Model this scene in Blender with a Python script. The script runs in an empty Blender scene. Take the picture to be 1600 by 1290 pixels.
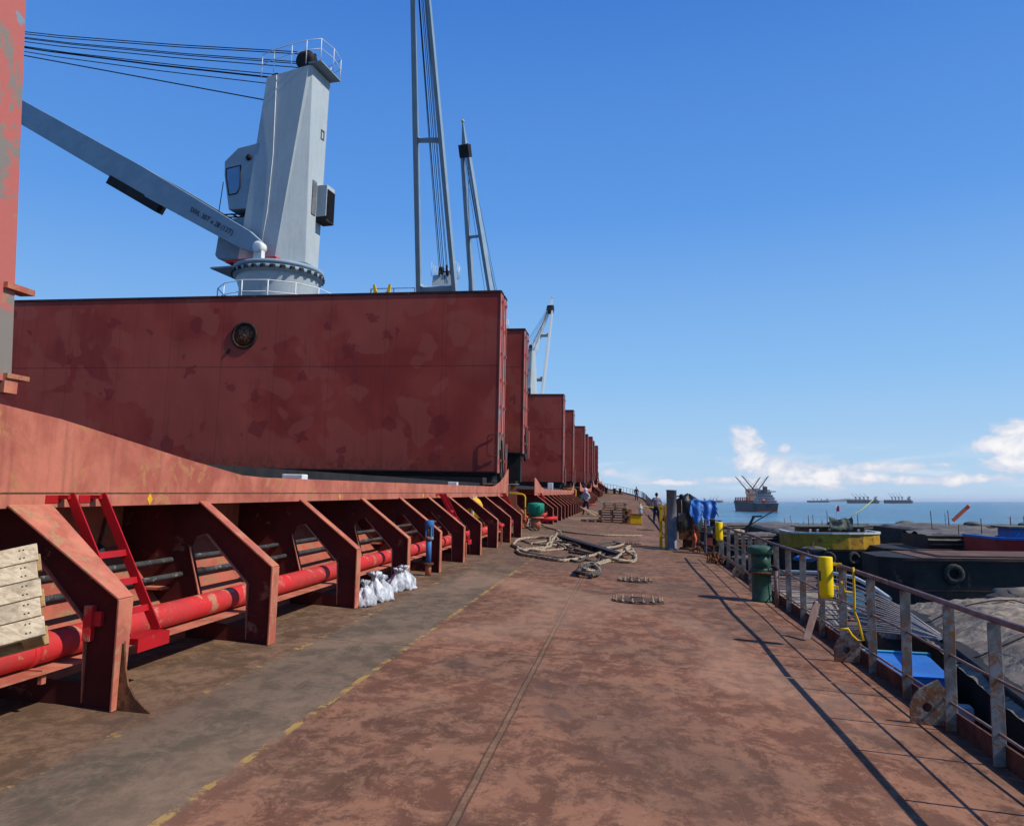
import bpy, math, random
from mathutils import Vector, Matrix, noise
random.seed(7)
S = bpy.context.scene
C = S.collection
PI = math.pi
R = math.radians
# ------------------------------------------------------------------ camera and frames
F = 1200.0; CX, CY = 800.0, 600.0
PITCH = math.atan(183 / F); PSI = R(8.4018579); EYE = 7.0
fw = Vector((-math.sin(PSI) * math.cos(PITCH), math.cos(PSI) * math.cos(PITCH), math.sin(PITCH)))
rt = Vector((math.cos(PSI), math.sin(PSI), 0)); up = rt.cross(fw)
def ray(px, py): return rt * ((px - CX) / F) + up * ((CY - py) / F) + fw
sy = ray(979, 770).normalized()
sx = Vector((1, 0, -0.02)); sx = (sx - sx.dot(sy) * sy).normalized(); sz = sx.cross(sy)
MW = Matrix((sx, sy, sz)).transposed()            # ship axes -> world (the ship lists a little to starboard)
MS = MW.transposed()
EH = 1.65                                         # eye height over the deck
SM = Matrix.Translation((0, 0, EYE)) @ MW.to_4x4() @ Matrix.Translation((0, 0, -EH))
def at(px, py, Y=None, X=None, dz=0.0):
    """photo point -> ship coordinates on a frame (Y), a fore-and-aft plane (X) or the cambered deck"""
    d = MS @ ray(px, py)
    if Y is not None: t = Y / d.y
    elif X is not None: t = X / d.x
    else: t = (dz - EH) / (d.z + .03 * d.x)
    return Vector((d.x * t, d.y * t, d.z * t + EH))
def atw(px, py, z=None, D=None):
    """photo point -> world coordinates at a height or at a distance forward"""
    d = ray(px, py); t = (z - EYE) / d.z if z is not None else D / d.y
    return Vector((d.x * t, d.y * t, EYE + d.z * t))
SHEER = [(-40, 0), (60, 0), (85, .3), (110, .93), (125, 1.35), (135, 1.95), (150, 2.5), (175, 2.9)]
EDGE = [(-40, 2.5), (100, 2.5), (112, 2.3), (125, .95), (135, -1.9), (150, -6.2), (163, -11), (172, -16.9)]
def lerp(T, y):
    if y <= T[0][0]: return T[0][1]
    for (a, u), (b, v) in zip(T, T[1:]):
        if y <= b: return u + (v - u) * (y - a) / (b - a)
    return T[-1][1]
def zd(x, y=0): return -.03 * x + lerp(SHEER, y)
cam = bpy.data.objects.new('camera', bpy.data.cameras.new('camera')); C.objects.link(cam); S.camera = cam
cam.matrix_world = Matrix.Translation((0, 0, EYE)) @ Matrix((rt, up, -fw)).transposed().to_4x4()
cam.data.lens = 27; cam.data.sensor_width = 36; cam.data.shift_y = -45 / 1600
cam.data.clip_start = .05; cam.data.clip_end = 60000
# ------------------------------------------------------------------ mesh builder
class MB:
    def __init__(s): s.v = []; s.f = []; s.s = []
    def add(s, vs, fs, smooth=False):
        n = len(s.v); s.v += [tuple(v) for v in vs]; s.f += [tuple(i + n for i in f) for f in fs]; s.s += [smooth] * len(fs); return s
    def box(s, x0, y0, z0, x1, y1, z1):
        return s.add([(x, y, z) for z in (z0, z1) for y in (y0, y1) for x in (x0, x1)],
                     [(0, 2, 3, 1), (4, 5, 7, 6), (0, 1, 5, 4), (2, 6, 7, 3), (0, 4, 6, 2), (1, 3, 7, 5)])
    def obox(s, M, hx, hy, hz):
        vs = [M @ Vector((x, y, z)) for z in (-hz, hz) for y in (-hy, hy) for x in (-hx, hx)]
        return s.add(vs, [(0, 2, 3, 1), (4, 5, 7, 6), (0, 1, 5, 4), (2, 6, 7, 3), (0, 4, 6, 2), (1, 3, 7, 5)])
    def bar(s, p0, p1, w, h, upv=(0, 0, 1), w1=None, h1=None):
        p0, p1 = Vector(p0), Vector(p1); d = (p1 - p0).normalized(); u = Vector(upv)
        a = d.cross(u)
        if a.length < 1e-4: a = d.cross(Vector((1, 0, 0)))
        a.normalize(); b = a.cross(d).normalized(); w1 = w if w1 is None else w1; h1 = h if h1 is None else h1
        vs = [p + a * (i * ww / 2) + b * (j * hh / 2) for p, ww, hh in ((p0, w, h), (p1, w1, h1)) for i, j in ((-1, -1), (1, -1), (1, 1), (-1, 1))]
        return s.add(vs, [(0, 3, 2, 1), (4, 5, 6, 7), (0, 1, 5, 4), (1, 2, 6, 5), (2, 3, 7, 6), (3, 0, 4, 7)])
    def tube(s, pts, r, n=8, closed=False, caps=True):
        pts = [Vector(p) for p in pts]; N = len(pts); rr = r if isinstance(r, (list, tuple)) else [r] * N
        ref = None; vs = []
        for i, p in enumerate(pts):
            a = pts[(i - 1) % N] if (i > 0 or closed) else p; b = pts[(i + 1) % N] if (i < N - 1 or closed) else p
            d = (b - a)
            d = d.normalized() if d.length > 1e-9 else Vector((0, 0, 1))
            if ref is None:
                ref = d.cross(Vector((0, 0, 1)))
                if ref.length < .1: ref = d.cross(Vector((1, 0, 0)))
            ref = ref - d * ref.dot(d); ref.normalize(); q = d.cross(ref)
            for k in range(n):
                t = 2 * PI * k / n; vs.append(p + (ref * math.cos(t) + q * math.sin(t)) * rr[i])
        fs = []
        for i in range(N if closed else N - 1):
            j = (i + 1) % N
            for k in range(n): fs.append((i * n + k, i * n + (k + 1) % n, j * n + (k + 1) % n, j * n + k))
        s.add(vs, fs, True)
        if caps and not closed:
            m = len(s.v) - N * n
            s.f += [tuple(m + k for k in reversed(range(n))), tuple(m + (N - 1) * n + k for k in range(n))]; s.s += [False, False]
        return s
    def lathe(s, prof, c=(0, 0, 0), n=20, M=None, smooth=True):
        c = Vector(c); vs = []
        for r, z in prof:
            for k in range(n):
                t = 2 * PI * k / n; v = Vector((r * math.cos(t), r * math.sin(t), z)); vs.append((M @ v if M else v) + c)
        fs = [(i * n + k, i * n + (k + 1) % n, (i + 1) * n + (k + 1) % n, (i + 1) * n + k) for i in range(len(prof) - 1) for k in range(n)]
        if prof[0][0] > 1e-6 and prof[0] != prof[-1]: fs.append(tuple(reversed(range(n))))
        if prof[-1][0] > 1e-6 and prof[0] != prof[-1]: fs.append(tuple((len(prof) - 1) * n + k for k in range(n)))
        return s.add(vs, fs, smooth)
    def prism(s, poly, f, t0, t1):
        """poly in (a,b), f(a,b,t) -> point; concave outlines are fine, Blender tessellates them"""
        n = len(poly); vs = [f(a, b, t0) for a, b in poly] + [f(a, b, t1) for a, b in poly]
        return s.add(vs, [tuple(reversed(range(n))), tuple(range(n, 2 * n))] + [(i, (i + 1) % n, n + (i + 1) % n, n + i) for i in range(n)])
    def ball(s, c, r, n=10, sc=(1, 1, 1), jit=0.0):
        c = Vector(c); vs = []; m = n // 2 + 1
        for i in range(m + 1):
            ph = PI * i / m
            for k in range(n):
                t = 2 * PI * k / n; q = Vector((math.sin(ph) * math.cos(t), math.sin(ph) * math.sin(t), math.cos(ph)))
                w = 1 + (jit * noise.noise(q * 2.3 + c * 3) if jit else 0)
                vs.append(c + Vector((q.x * sc[0], q.y * sc[1], q.z * sc[2])) * r * w)
        return s.add(vs, [(i * n + k, (i + 1) * n + k, (i + 1) * n + (k + 1) % n, i * n + (k + 1) % n) for i in range(m) for k in range(n)], True)
    def torus(s, c, r, t, M=None, n=18, k=8):
        c = Vector(c); pts = [c + ((M @ Vector((r * math.cos(a), r * math.sin(a), 0))) if M else Vector((r * math.cos(a), r * math.sin(a), 0))) for a in [2 * PI * i / n for i in range(n)]]
        return s.tube(pts, t, k, closed=True)
    def grid(s, fn, nu, nv, smooth=True):
        vs = [fn(i / nu, j / nv) for j in range(nv + 1) for i in range(nu + 1)]; w = nu + 1
        return s.add(vs, [(j * w + i, j * w + i + 1, (j + 1) * w + i + 1, (j + 1) * w + i) for j in range(nv) for i in range(nu)], smooth)
    def build(s, name, m, parent=None, bevel=0, solid=0, loc=None, label=None):
        me = bpy.data.meshes.new(name); me.from_pydata(s.v, [], s.f); me.update()
        me.polygons.foreach_set('use_smooth', s.s); me.materials.append(m)
        o = bpy.data.objects.new(name, me); C.objects.link(o)
        if parent: o.parent = parent
        if loc: o.location = loc
        if solid:
            q = o.modifiers.new('t', 'SOLIDIFY'); q.thickness = solid; q.offset = 0
        if bevel:
            q = o.modifiers.new('b', 'BEVEL'); q.width = bevel; q.segments = 1; q.limit_method = 'ANGLE'; q.angle_limit = R(40)
        if label: o['label'] = label
        return o
ABOARD = []
def tag(o, label, cat, group=None, ship=True):
    o['label'] = label; o['category'] = cat
    if group: o['group'] = group
    if ship: ABOARD.append(o)
    return o
def thing(name, label, cat, loc=(0, 0, 0), rz=0, group=None, ship=True):
    o = bpy.data.objects.new(name, None); C.objects.link(o); o.empty_display_size = .2
    o.location = loc; o.rotation_euler = (0, 0, rz); return tag(o, label, cat, group, ship)
def struct(o, ship=True, kind='structure'):
    o['kind'] = kind
    if ship: ABOARD.append(o)
    return o
def dup(root, label, loc=None, rz=None, group=None, ship=True):
    def cp(o, par):
        c = o.copy(); C.objects.link(c); c.parent = par
        for ch in list(o.children): cp(ch, c)
        return c
    r = cp(root, None); r['label'] = label
    if loc is not None: r.location = loc
    if rz is not None: r.rotation_euler = (0, 0, rz)
    if group: r['group'] = group
    if ship: ABOARD.append(r)
    return r
# ------------------------------------------------------------------ materials
class NT:
    def __init__(s, m): s.t = m.node_tree; s.n = s.t.nodes; s.l = s.t.links
    def new(s, ty, **k):
        n = s.n.new(ty)
        for a, b in k.items(): setattr(n, a, b)
        return n
    def set(s, sock, v):
        if isinstance(v, bpy.types.NodeSocket): s.l.new(v, sock)
        elif v is not None: sock.default_value = v
    def math(s, op, a, b=None, c=None, clamp=False):
        n = s.new('ShaderNodeMath', operation=op, use_clamp=clamp); s.set(n.inputs[0], a)
        if b is not None: s.set(n.inputs[1], b)
        if c is not None: s.set(n.inputs[2], c)
        return n.outputs[0]
    def mix(s, f, a, b):
        n = s.new('ShaderNodeMix', data_type='RGBA'); s.set(n.inputs[0], f)
        s.set(n.inputs[6], (*a, 1) if isinstance(a, tuple) else a); s.set(n.inputs[7], (*b, 1) if isinstance(b, tuple) else b); return n.outputs[2]
    def noise(s, vec, scale, det=4, rough=.6, dist=0):
        n = s.new('ShaderNodeTexNoise'); s.set(n.inputs['Vector'], vec); n.inputs['Scale'].default_value = scale
        n.inputs['Detail'].default_value = det; n.inputs['Roughness'].default_value = rough; n.inputs['Distortion'].default_value = dist; return n.outputs[0]
    def step(s, v, a, b):
        n = s.new('ShaderNodeMapRange', interpolation_type='SMOOTHSTEP'); s.set(n.inputs[0], v); s.set(n.inputs[1], a); s.set(n.inputs[2], b); return n.outputs[0]
    def map(s, vec, sc=(1, 1, 1), loc=(0, 0, 0), rot=(0, 0, 0)):
        n = s.new('ShaderNodeMapping'); s.set(n.inputs[0], vec); n.inputs[1].default_value = loc; n.inputs[2].default_value = rot; n.inputs[3].default_value = sc; return n.outputs[0]
    def coord(s, rnd=False):
        o = s.new('ShaderNodeTexCoord').outputs['Object']
        if rnd:
            a = s.new('ShaderNodeVectorMath', operation='ADD'); s.l.new(o, a.inputs[0])
            q = s.math('MULTIPLY', s.new('ShaderNodeObjectInfo').outputs['Random'], 37.0); s.l.new(q, a.inputs[1]); return a.outputs[0]
        return o
    def sep(s, v): n = s.new('ShaderNodeSeparateXYZ'); s.set(n.inputs[0], v); return n.outputs
def newmat(name):
    m = bpy.data.materials.new(name); m.use_nodes = True; t = NT(m); return m, t, m.node_tree.nodes['Principled BSDF']
def bump(t, bs, h, st=.3, dist=.01):
    b = t.new('ShaderNodeBump'); b.inputs['Strength'].default_value = st; b.inputs['Distance'].default_value = dist; t.set(b.inputs['Height'], h); t.l.new(b.outputs[0], bs.inputs['Normal'])
def paint(name, c1, c2=None, sc=2.5, rust=0.0, rc=(.13, .05, .025), rough=.5, metal=0, bst=.25, streak=0.0, cont=(.38, .62), spec=.1):
    m, t, bs = newmat(name); v = t.coord(True); c2 = c2 or tuple(x * .72 for x in c1)
    n1 = t.noise(v, sc, 6, .65, .3); col = t.mix(t.step(n1, *cont), c1, c2)
    if streak:
        n3 = t.noise(t.map(v, (7, 7, .5)), 1.6, 4, .6); col = t.mix(t.math('MULTIPLY', t.step(n3, .48, .72), streak), col, tuple(x * .55 + .02 for x in c2))
    fine = t.noise(v, sc * 14, 3, .6)
    col = t.mix(t.math('MULTIPLY', t.step(fine, .45, .7), .25), col, tuple(x * .7 for x in c1))
    if rust:
        rn = t.noise(v, sc * 2.3, 8, .72, .5); rm = t.step(rn, .66 - rust * .3, .72 - rust * .3)
        col = t.mix(rm, col, t.mix(fine, rc, tuple(x * 2.2 for x in rc))); t.set(bs.inputs['Roughness'], t.math('ADD', t.math('MULTIPLY', rm, .3), rough))
    else: bs.inputs['Roughness'].default_value = rough
    t.l.new(col, bs.inputs['Base Color']); bs.inputs['Metallic'].default_value = metal; bs.inputs['Specular IOR Level'].default_value = spec
    bump(t, bs, t.math('ADD', t.math('MULTIPLY', n1, .8), t.math('MULTIPLY', fine, .25)), bst, .006); return m
M = {}
M['coam'] = paint('coaming_paint', (.49, .165, .105), (.33, .09, .06), 1.4, .36, (.24, .10, .05), .55, streak=.45)
M['stay'] = paint('stay_shade_red', (.10, .02, .018), (.065, .016, .015), 2.0, .2, (.13, .06, .04), .6)  # coaming red darkened: the shade on the webs is put into the colour
M['flange'] = paint('flange_paint', (.52, .18, .11), (.36, .10, .065), 3, .45, (.22, .11, .06), .6)
M['rusty'] = paint('rusty_steel', (.20, .085, .04), (.07, .03, .018), 9, .5, (.05, .025, .015), .85, bst=.9)
M['fire'] = paint('fire_main_red', (.58, .03, .032), (.42, .045, .04), 2.2, .36, (.26, .11, .07), .55, streak=.35)
M['ladder'] = paint('ladder_red', (.42, .012, .018), (.34, .012, .014), 4, .1, rough=.4)
M['grey'] = paint('crane_grey', (.41, .46, .47), (.37, .42, .43), .7, .02, (.3, .3, .26), .4, streak=.3, bst=.05, cont=(.3, .7))
M['jib'] = paint('crane_shade_grey', (.26, .34, .40), (.22, .30, .36), .8, .03, (.2, .14, .1), .45, bst=.08)  # crane grey darkened, the shaded side of the jib painted in
M['white'] = paint('white_paint', (.72, .74, .72), (.6, .62, .6), 2, .05, rough=.5)
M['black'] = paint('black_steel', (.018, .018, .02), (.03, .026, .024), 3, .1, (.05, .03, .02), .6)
M['wire'] = paint('wire_rope_black', (.012, .012, .016), None, 3, rough=.6)
M['pipeblack'] = paint('hydraulic_pipe', (.06, .06, .058), (.035, .035, .034), 4, .3, (.12, .10, .09), .6)
M['yellow'] = paint('yellow_paint', (.72, .44, .01), (.6, .34, .01), 3, .12, (.2, .09, .03), .45)
M['canister'] = paint('yellow_canister', (.80, .56, .01), (.74, .5, .01), 2, .03, (.35, .2, .03), .35, bst=.1)
M['green'] = paint('green_paint', (.055, .12, .085), (.035, .08, .055), 4, .15, (.08, .08, .05), .45)
M['teal'] = paint('teal_paint', (.02, .24, .15), (.015, .18, .12), 4, .08, rough=.45)
M['blue'] = paint('blue_paint', (.05, .16, .38), (.04, .12, .3), 4, .15, (.15, .12, .1), .45)
M['pillar'] = paint('grey_pillar', (.17, .175, .185), (.11, .115, .125), 4, .2, (.16, .09, .05), .4)
M['galv'] = paint('weathered_rail_steel', (.24, .245, .235), (.12, .115, .105), 6, .5, (.15, .07, .035), .6, bst=.5)
M['rail'] = paint('rusty_handrail', (.22, .15, .13), (.15, .09, .075), 8, .3, (.12, .055, .03), .6, bst=.5)
M['gunw'] = paint('gunwale_bar', (.14, .055, .035), (.06, .028, .02), 5, .4, (.07, .035, .02), .75)
M['tan'] = paint('tan_rope', (.40, .31, .21), (.22, .17, .12), 14, .0, rough=.9, bst=1)
M['darkrope'] = paint('dark_rope', (.12, .10, .085), (.06, .05, .045), 14, rough=.9, bst=1)
M['hull'] = paint('ship_side_black', (.03, .03, .034), (.05, .03, .028), .5, .2, (.11, .05, .03), .6, streak=.5)
M['bblack'] = paint('barge_black', (.022, .021, .021), (.04, .034, .03), .6, .15, (.07, .05, .04), .7, streak=.4)
M['bbrown'] = paint('barge_brown', (.15, .085, .06), (.08, .05, .04), 1, .2, rough=.8)
M['byellow'] = paint('barge_yellow', (.48, .28, .025), (.34, .18, .025), 1, .35, rough=.5)
M['bred'] = paint('barge_red', (.45, .03, .025), (.35, .03, .025), 1, .1, rough=.5)
M['bblue'] = paint('barge_blue', (.03, .16, .5), (.03, .12, .38), 1, .1, rough=.5)
M['bcyan'] = paint('barge_light_blue', (.06, .35, .5), (.05, .28, .42), 1, .1, rough=.5)
M['bwhite'] = paint('barge_white', (.5, .54, .55), (.45, .5, .5), 1, .15, rough=.5)
M['tyre'] = paint('tyre_rubber', (.025, .025, .026), (.06, .055, .05), 5, rough=.85)
M['deckwood'] = paint('barge_deck', (.24, .19, .14), (.15, .12, .09), 2.5, .2, rough=.85)
M['skin'] = paint('skin', (.28, .15, .1), rough=.6)
M['hair'] = paint('hair', (.012, .01, .01), rough=.8)
M['shirt'] = paint('pinkish_grey_cloth', (.33, .27, .31), (.25, .2, .24), 6, rough=.9)
M['navy'] = paint('navy_cloth', (.025, .03, .06), (.018, .02, .04), 6, rough=.9)
M['paleblue'] = paint('pale_grey_cloth', (.42, .42, .47), (.3, .3, .35), 6, rough=.9)
M['glass'] = paint('cab_glass', (.10, .22, .38), (.12, .25, .42), 1, rough=.08, bst=0, spec=.8)
M['paper'] = paint('white_plastic_block', (.75, .75, .74), None, 3, rough=.6)
M['label'] = paint('green_label', (.02, .10, .06), None, 3, rough=.5)
M['pink'] = paint('pink_plastic', (.8, .12, .3), None, 3, rough=.5)
M['orange'] = paint('orange_paint', (.75, .14, .08), None, 3, rough=.5)
M['shipgrey'] = paint('far_hull_grey', (.13, .12, .13), (.08, .07, .075), .12, .35, (.14, .06, .04), .6, streak=.4)
M['shipbuff'] = paint('far_crane_buff', (.5, .34, .24), (.42, .28, .2), .05, rough=.6)
M['shipwhite'] = paint('far_house_white', (.36, .36, .38), (.28, .28, .3), .1, rough=.6)
M['shipred'] = paint('far_boot_red', (.3, .07, .05), (.22, .06, .04), .1, rough=.6)
def cover_mat():
    m, t, bs = newmat('hatch_cover_red'); v = t.coord(True); o = t.coord()
    base = t.mix(t.step(t.noise(v, .35, 4, .55), .4, .6), (.335, .058, .04), (.255, .038, .03))
    # patches of primer rolled over rust spots: cell shaped, in clusters
    vo = t.new('ShaderNodeTexVoronoi', feature='F1', distance='EUCLIDEAN'); d = t.map(v, (1, 1, 1)); 
    w = t.new('ShaderNodeVectorMath', operation='ADD'); t.l.new(v, w.inputs[0])
    wn = t.new('ShaderNodeTexNoise'); t.l.new(v, wn.inputs['Vector']); wn.inputs['Scale'].default_value = 2.4; wn.inputs['Detail'].default_value = 5
    ws = t.new('ShaderNodeVectorMath', operation='SCALE'); t.l.new(wn.outputs['Color'], ws.inputs[0]); ws.inputs['Scale'].default_value = .85; t.l.new(ws.outputs[0], w.inputs[1])
    t.l.new(w.outputs[0], vo.inputs['Vector']); vo.inputs['Scale'].default_value = 1.0; vo.inputs['Randomness'].default_value = 1
    clus = t.step(t.noise(v, .22, 2, .5), .36, .52)
    rad = t.math('MULTIPLY', t.math('SUBTRACT', t.sep(vo.outputs['Color'])[0], .15), .50)
    patch = t.math('MULTIPLY', t.math('LESS_THAN', vo.outputs['Distance'], t.math('MULTIPLY', rad, clus)), 1.0)
    big = t.step(t.noise(v, .33, 3, .5, .3), .50, .53)
    fade = t.math('MULTIPLY', big, t.step(t.noise(v, .15, 2), .42, .5))
    big2 = t.step(t.noise(t.map(v, (1, 1, 1), (13, 4, 6)), .6, 2, .4, .2), .56, .575); fade = t.math('MULTIPLY', t.math('MAXIMUM', fade, big2), 1.0)
    col = t.mix(t.math('MULTIPLY', fade, .55), base, (.36, .088, .062))
    col = t.mix(t.math('MULTIPLY', patch, .65), col, (.19, .026, .026))
    z = t.sep(o)[2]
    # grime line along the bottom and the mid seam, thin runs
    run = t.step(t.noise(t.map(v, (5, 5, .25)), 1.3, 5, .6), .54, .75); col = t.mix(t.math('MULTIPLY', run, .35), col, (.11, .035, .03))
    fine = t.noise(v, 22, 5, .7); col = t.mix(t.math('MULTIPLY', t.step(fine, .5, .7), .3), col, (.20, .06, .05))
    rs = t.noise(v, 5.5, 6, .75); col = t.mix(t.step(rs, .69, .73), col, (.06, .03, .025))
    seam = t.math('LESS_THAN', t.math('ABSOLUTE', t.math('SUBTRACT', z, 4.3)), .02)
    col = t.mix(t.math('MULTIPLY', seam, .6), col, (.07, .02, .02))
    xx = t.sep(o)[0]; rib = t.math('LESS_THAN', t.math('PINGPONG', xx, 1.22), .018); col = t.mix(t.math('MULTIPLY', rib, .38), col, (.10, .03, .03))
    stk = t.step(t.noise(t.map(v, (3.4, 3.4, .16), (2, 2, 2)), 1.8, 6, .7), .60, .72); col = t.mix(t.math('MULTIPLY', stk, .5), col, (.16, .065, .04))
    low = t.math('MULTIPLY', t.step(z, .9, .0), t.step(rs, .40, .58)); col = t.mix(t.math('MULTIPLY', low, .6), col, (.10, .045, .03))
    t.l.new(col, bs.inputs['Base Color']); bs.inputs['Roughness'].default_value = .55; bs.inputs['Specular IOR Level'].default_value = .08
    pan = t.noise(t.map(v, (1, 1, .6)), .9, 3, .5)
    bump(t, bs, t.math('ADD', t.math('MULTIPLY', pan, 3.0), t.math('MULTIPLY', fine, .12)), .35, .02); return m
M['cover'] = cover_mat()
def edge_mat():
    m, t, bs = newmat('cover_side_worn'); v = t.coord(True)
    col = t.mix(t.step(t.noise(v, .9, 6, .68, .5), .53, .56), (.42, .11, .085), (.20, .17, .14))
    col = t.mix(t.step(t.noise(v, 1.9, 4, .6), .60, .63), col, (.17, .24, .3)); col = t.mix(t.step(t.noise(v, 7, 6, .7), .63, .68), col, (.33, .17, .08))
    t.l.new(col, bs.inputs['Base Color']); bs.inputs['Roughness'].default_value = .6; bump(t, bs, t.noise(v, 9, 6, .7), .4, .01); return m
M['edge'] = edge_mat()
def deck_mat():
    m, t, bs = newmat('deck_red_oxide'); v = t.coord(); X, Y, Z = t.sep(v)
    n1 = t.noise(v, .55, 5, .62, .4); n2 = t.noise(t.map(v, (1.6, .8, 1)), 3.0, 6, .72, .5); n3 = t.noise(v, 13, 5, .72, .4); n4 = t.noise(v, 60, 3, .6)
    nv = t.noise(v, 1.1, 3, .5); nf = t.math('ADD', t.noise(t.map(v, (1.2, .9, 1), (3, 1, 0)), 3.4, 10, .80, .35), t.math('MULTIPLY', t.math('SUBTRACT', nv, .5), .22)); nk = t.math('ADD', t.noise(t.map(v, (1.0, .8, 1), (9, 5, 0)), 6, 9, .80, .3), t.math('MULTIPLY', t.math('SUBTRACT', nv, .5), -.14))
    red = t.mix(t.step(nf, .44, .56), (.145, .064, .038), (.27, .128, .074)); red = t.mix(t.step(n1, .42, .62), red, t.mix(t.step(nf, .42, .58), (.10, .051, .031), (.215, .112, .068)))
    red = t.mix(t.math('MULTIPLY', t.step(nk, .52, .60), .6), red, (.13, .062, .045)); red = t.mix(t.math('MULTIPLY', t.step(nk, .38, .32), .55), red, (.37, .215, .145)); red = t.mix(t.math('MULTIPLY', t.step(n3, .6, .66), .5), red, (.33, .18, .115))
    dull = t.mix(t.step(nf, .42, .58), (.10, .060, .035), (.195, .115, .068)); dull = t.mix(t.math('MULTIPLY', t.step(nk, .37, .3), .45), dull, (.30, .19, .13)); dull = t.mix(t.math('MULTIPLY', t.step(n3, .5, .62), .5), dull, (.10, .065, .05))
    wob = t.math('MULTIPLY', t.math('SUBTRACT', n2, .5), .30)
    xw = t.math('ADD', X, wob)
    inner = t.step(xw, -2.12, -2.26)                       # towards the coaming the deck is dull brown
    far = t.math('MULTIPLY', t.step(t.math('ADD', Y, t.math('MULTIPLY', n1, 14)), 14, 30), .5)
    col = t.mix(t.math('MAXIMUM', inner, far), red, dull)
    lane = t.math('MULTIPLY', t.math('MULTIPLY', t.step(xw, -3.2, -3.1), t.step(xw, -2.17, -2.25)), t.step(t.math('ADD', Y, t.math('MULTIPLY', n1, 10)), 26, 14))
    gr = t.mix(t.step(nf, .42, .58), (.095, .085, .06), (.145, .12, .085)); gr = t.mix(t.math('MULTIPLY', t.step(n3, .5, .62), .6), gr, (.17, .10, .075))
    col = t.mix(t.math('MULTIPLY', lane, .6), col, gr)
    for xl, w, th, far_ in ((-2.2, .026, .48, 24), (-3.16, .04, .56, 12.5)):
        ln = t.math('LESS_THAN', t.math('ABSOLUTE', t.math('ADD', t.math('SUBTRACT', X, xl), t.math('MULTIPLY', wob, .12))), w)
        ln = t.math('MULTIPLY', ln, t.step(t.noise(v, 5, 6, .75), th, th + .07)); ln = t.math('MULTIPLY', ln, t.step(Y, far_ + 3, far_))
        col = t.mix(t.math('MULTIPLY', ln, .72), col, (.38, .25, .06))
    stn = t.step(t.noise(t.map(v, (1.0, .45, 1), (7, 3, 0)), .9, 4, .6, 1.2), .60, .68)     # dark oily stains
    col = t.mix(t.math('MULTIPLY', stn, .45), col, (.07, .048, .04))
    sc = t.step(t.noise(t.map(v, (9, 1.1, 1), rot=(0, 0, .5)), 2.2, 5, .8), .66, .7); col = t.mix(t.math('MULTIPLY', sc, .22), col, (.38, .25, .18))
    sd = t.math('ABSOLUTE', t.math('ADD', t.math('SUBTRACT', X, -.85), t.math('MULTIPLY', t.math('SUBTRACT', n2, .5), .03))); col = t.mix(t.math('MULTIPLY', t.math('LESS_THAN', sd, .03), .3), col, (.17, .13, .075)); sm = t.math('LESS_THAN', t.math('ABSOLUTE', t.math('SUBTRACT', sd, .024)), .006)
    ym = t.math('PINGPONG', t.math('ADD', Y, 1.3), 4.6); sm2 = t.math('LESS_THAN', ym, .012); sm = t.math('MAXIMUM', sm, sm2)
    col = t.mix(t.math('MULTIPLY', sm, .65), col, (.045, .025, .02))
    big_ = t.noise(t.map(v, (.22, .12, 1), (4, 9, 0)), 1.3, 4, .55, .8); col = t.mix(t.math('MULTIPLY', t.step(big_, .50, .66), .38), col, (.115, .066, .045)); col = t.mix(t.math('MULTIPLY', t.step(big_, .46, .34), .25), col, (.42, .25, .16))
    tr = t.step(t.noise(t.map(v, (14, .35, 1), rot=(0, 0, -.06)), 1.5, 4, .7), .64, .69); col = t.mix(t.math('MULTIPLY', tr, .15), col, (.34, .23, .16))
    rim = t.math('MULTIPLY', t.step(X, 2.2, 2.42), t.step(n3, .4, .55)); col = t.mix(rim, col, (.12, .06, .04))
    t.l.new(col, bs.inputs['Base Color']); t.set(bs.inputs['Roughness'], t.math('ADD', .62, t.math('MULTIPLY', n3, .3))); bs.inputs['Specular IOR Level'].default_value = .07
    bump(t, bs, t.math('ADD', t.math('ADD', t.math('MULTIPLY', n3, .6), t.math('ADD', t.math('MULTIPLY', n4, .25), t.math('MULTIPLY', nv, 4.0))), t.math('MULTIPLY', sm, .8)), .55, .008); return m
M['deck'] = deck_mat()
def wood_mat(name, a, b, rough=.8):
    m, t, bs = newmat(name); v = t.coord(True)
    g = t.noise(t.map(v, (3, 22, 22)), 2.0, 5, .65, .6); col = t.mix(t.step(g, .35, .65), a, b)
    col = t.mix(t.math('MULTIPLY', t.step(t.noise(v, 3, 4), .52, .6), .45), col, tuple(x * .45 for x in b))
    t.l.new(col, bs.inputs['Base Color']); bs.inputs['Roughness'].default_value = rough; bump(t, bs, g, .3, .004); return m
M['palewood'] = wood_mat('pallet_pale_wood', (.64, .52, .34), (.42, .31, .19)); M['oldwood'] = wood_mat('pallet_weathered_wood', (.20, .13, .085), (.11, .07, .05)); M['midwood'] = wood_mat('pallet_yellow_wood', (.42, .27, .11), (.3, .18, .08))
def cloth_mat(name, a, b, rough=.7, sc=3, bst=.6, trans=0):
    m, t, bs = newmat(name); v = t.coord(True)
    w = t.noise(t.map(v, (1, 1, .4)), sc, 5, .6, 1.2); col = t.mix(t.step(w, .35, .65), a, b)
    t.l.new(col, bs.inputs['Base Color']); bs.inputs['Roughness'].default_value = rough; bump(t, bs, w, bst, .05)
    if trans: bs.inputs['Subsurface Weight'].default_value = 0
    return m
M['bag'] = cloth_mat('white_plastic_sack', (.62, .63, .66), (.30, .31, .33), .35, 9, .8)
M['tarpblue'] = cloth_mat('blue_tarp', (.02, .15, .48), (.015, .085, .30), .5, 3)
M['tarpdark'] = cloth_mat('black_tarp', (.006, .008, .007), (.012, .015, .013), .5, 4, .9)
M['canvas'] = cloth_mat('grey_brown_canvas', (.30, .235, .165), (.12, .095, .07), .9, 2.6, 1.0)
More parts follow.
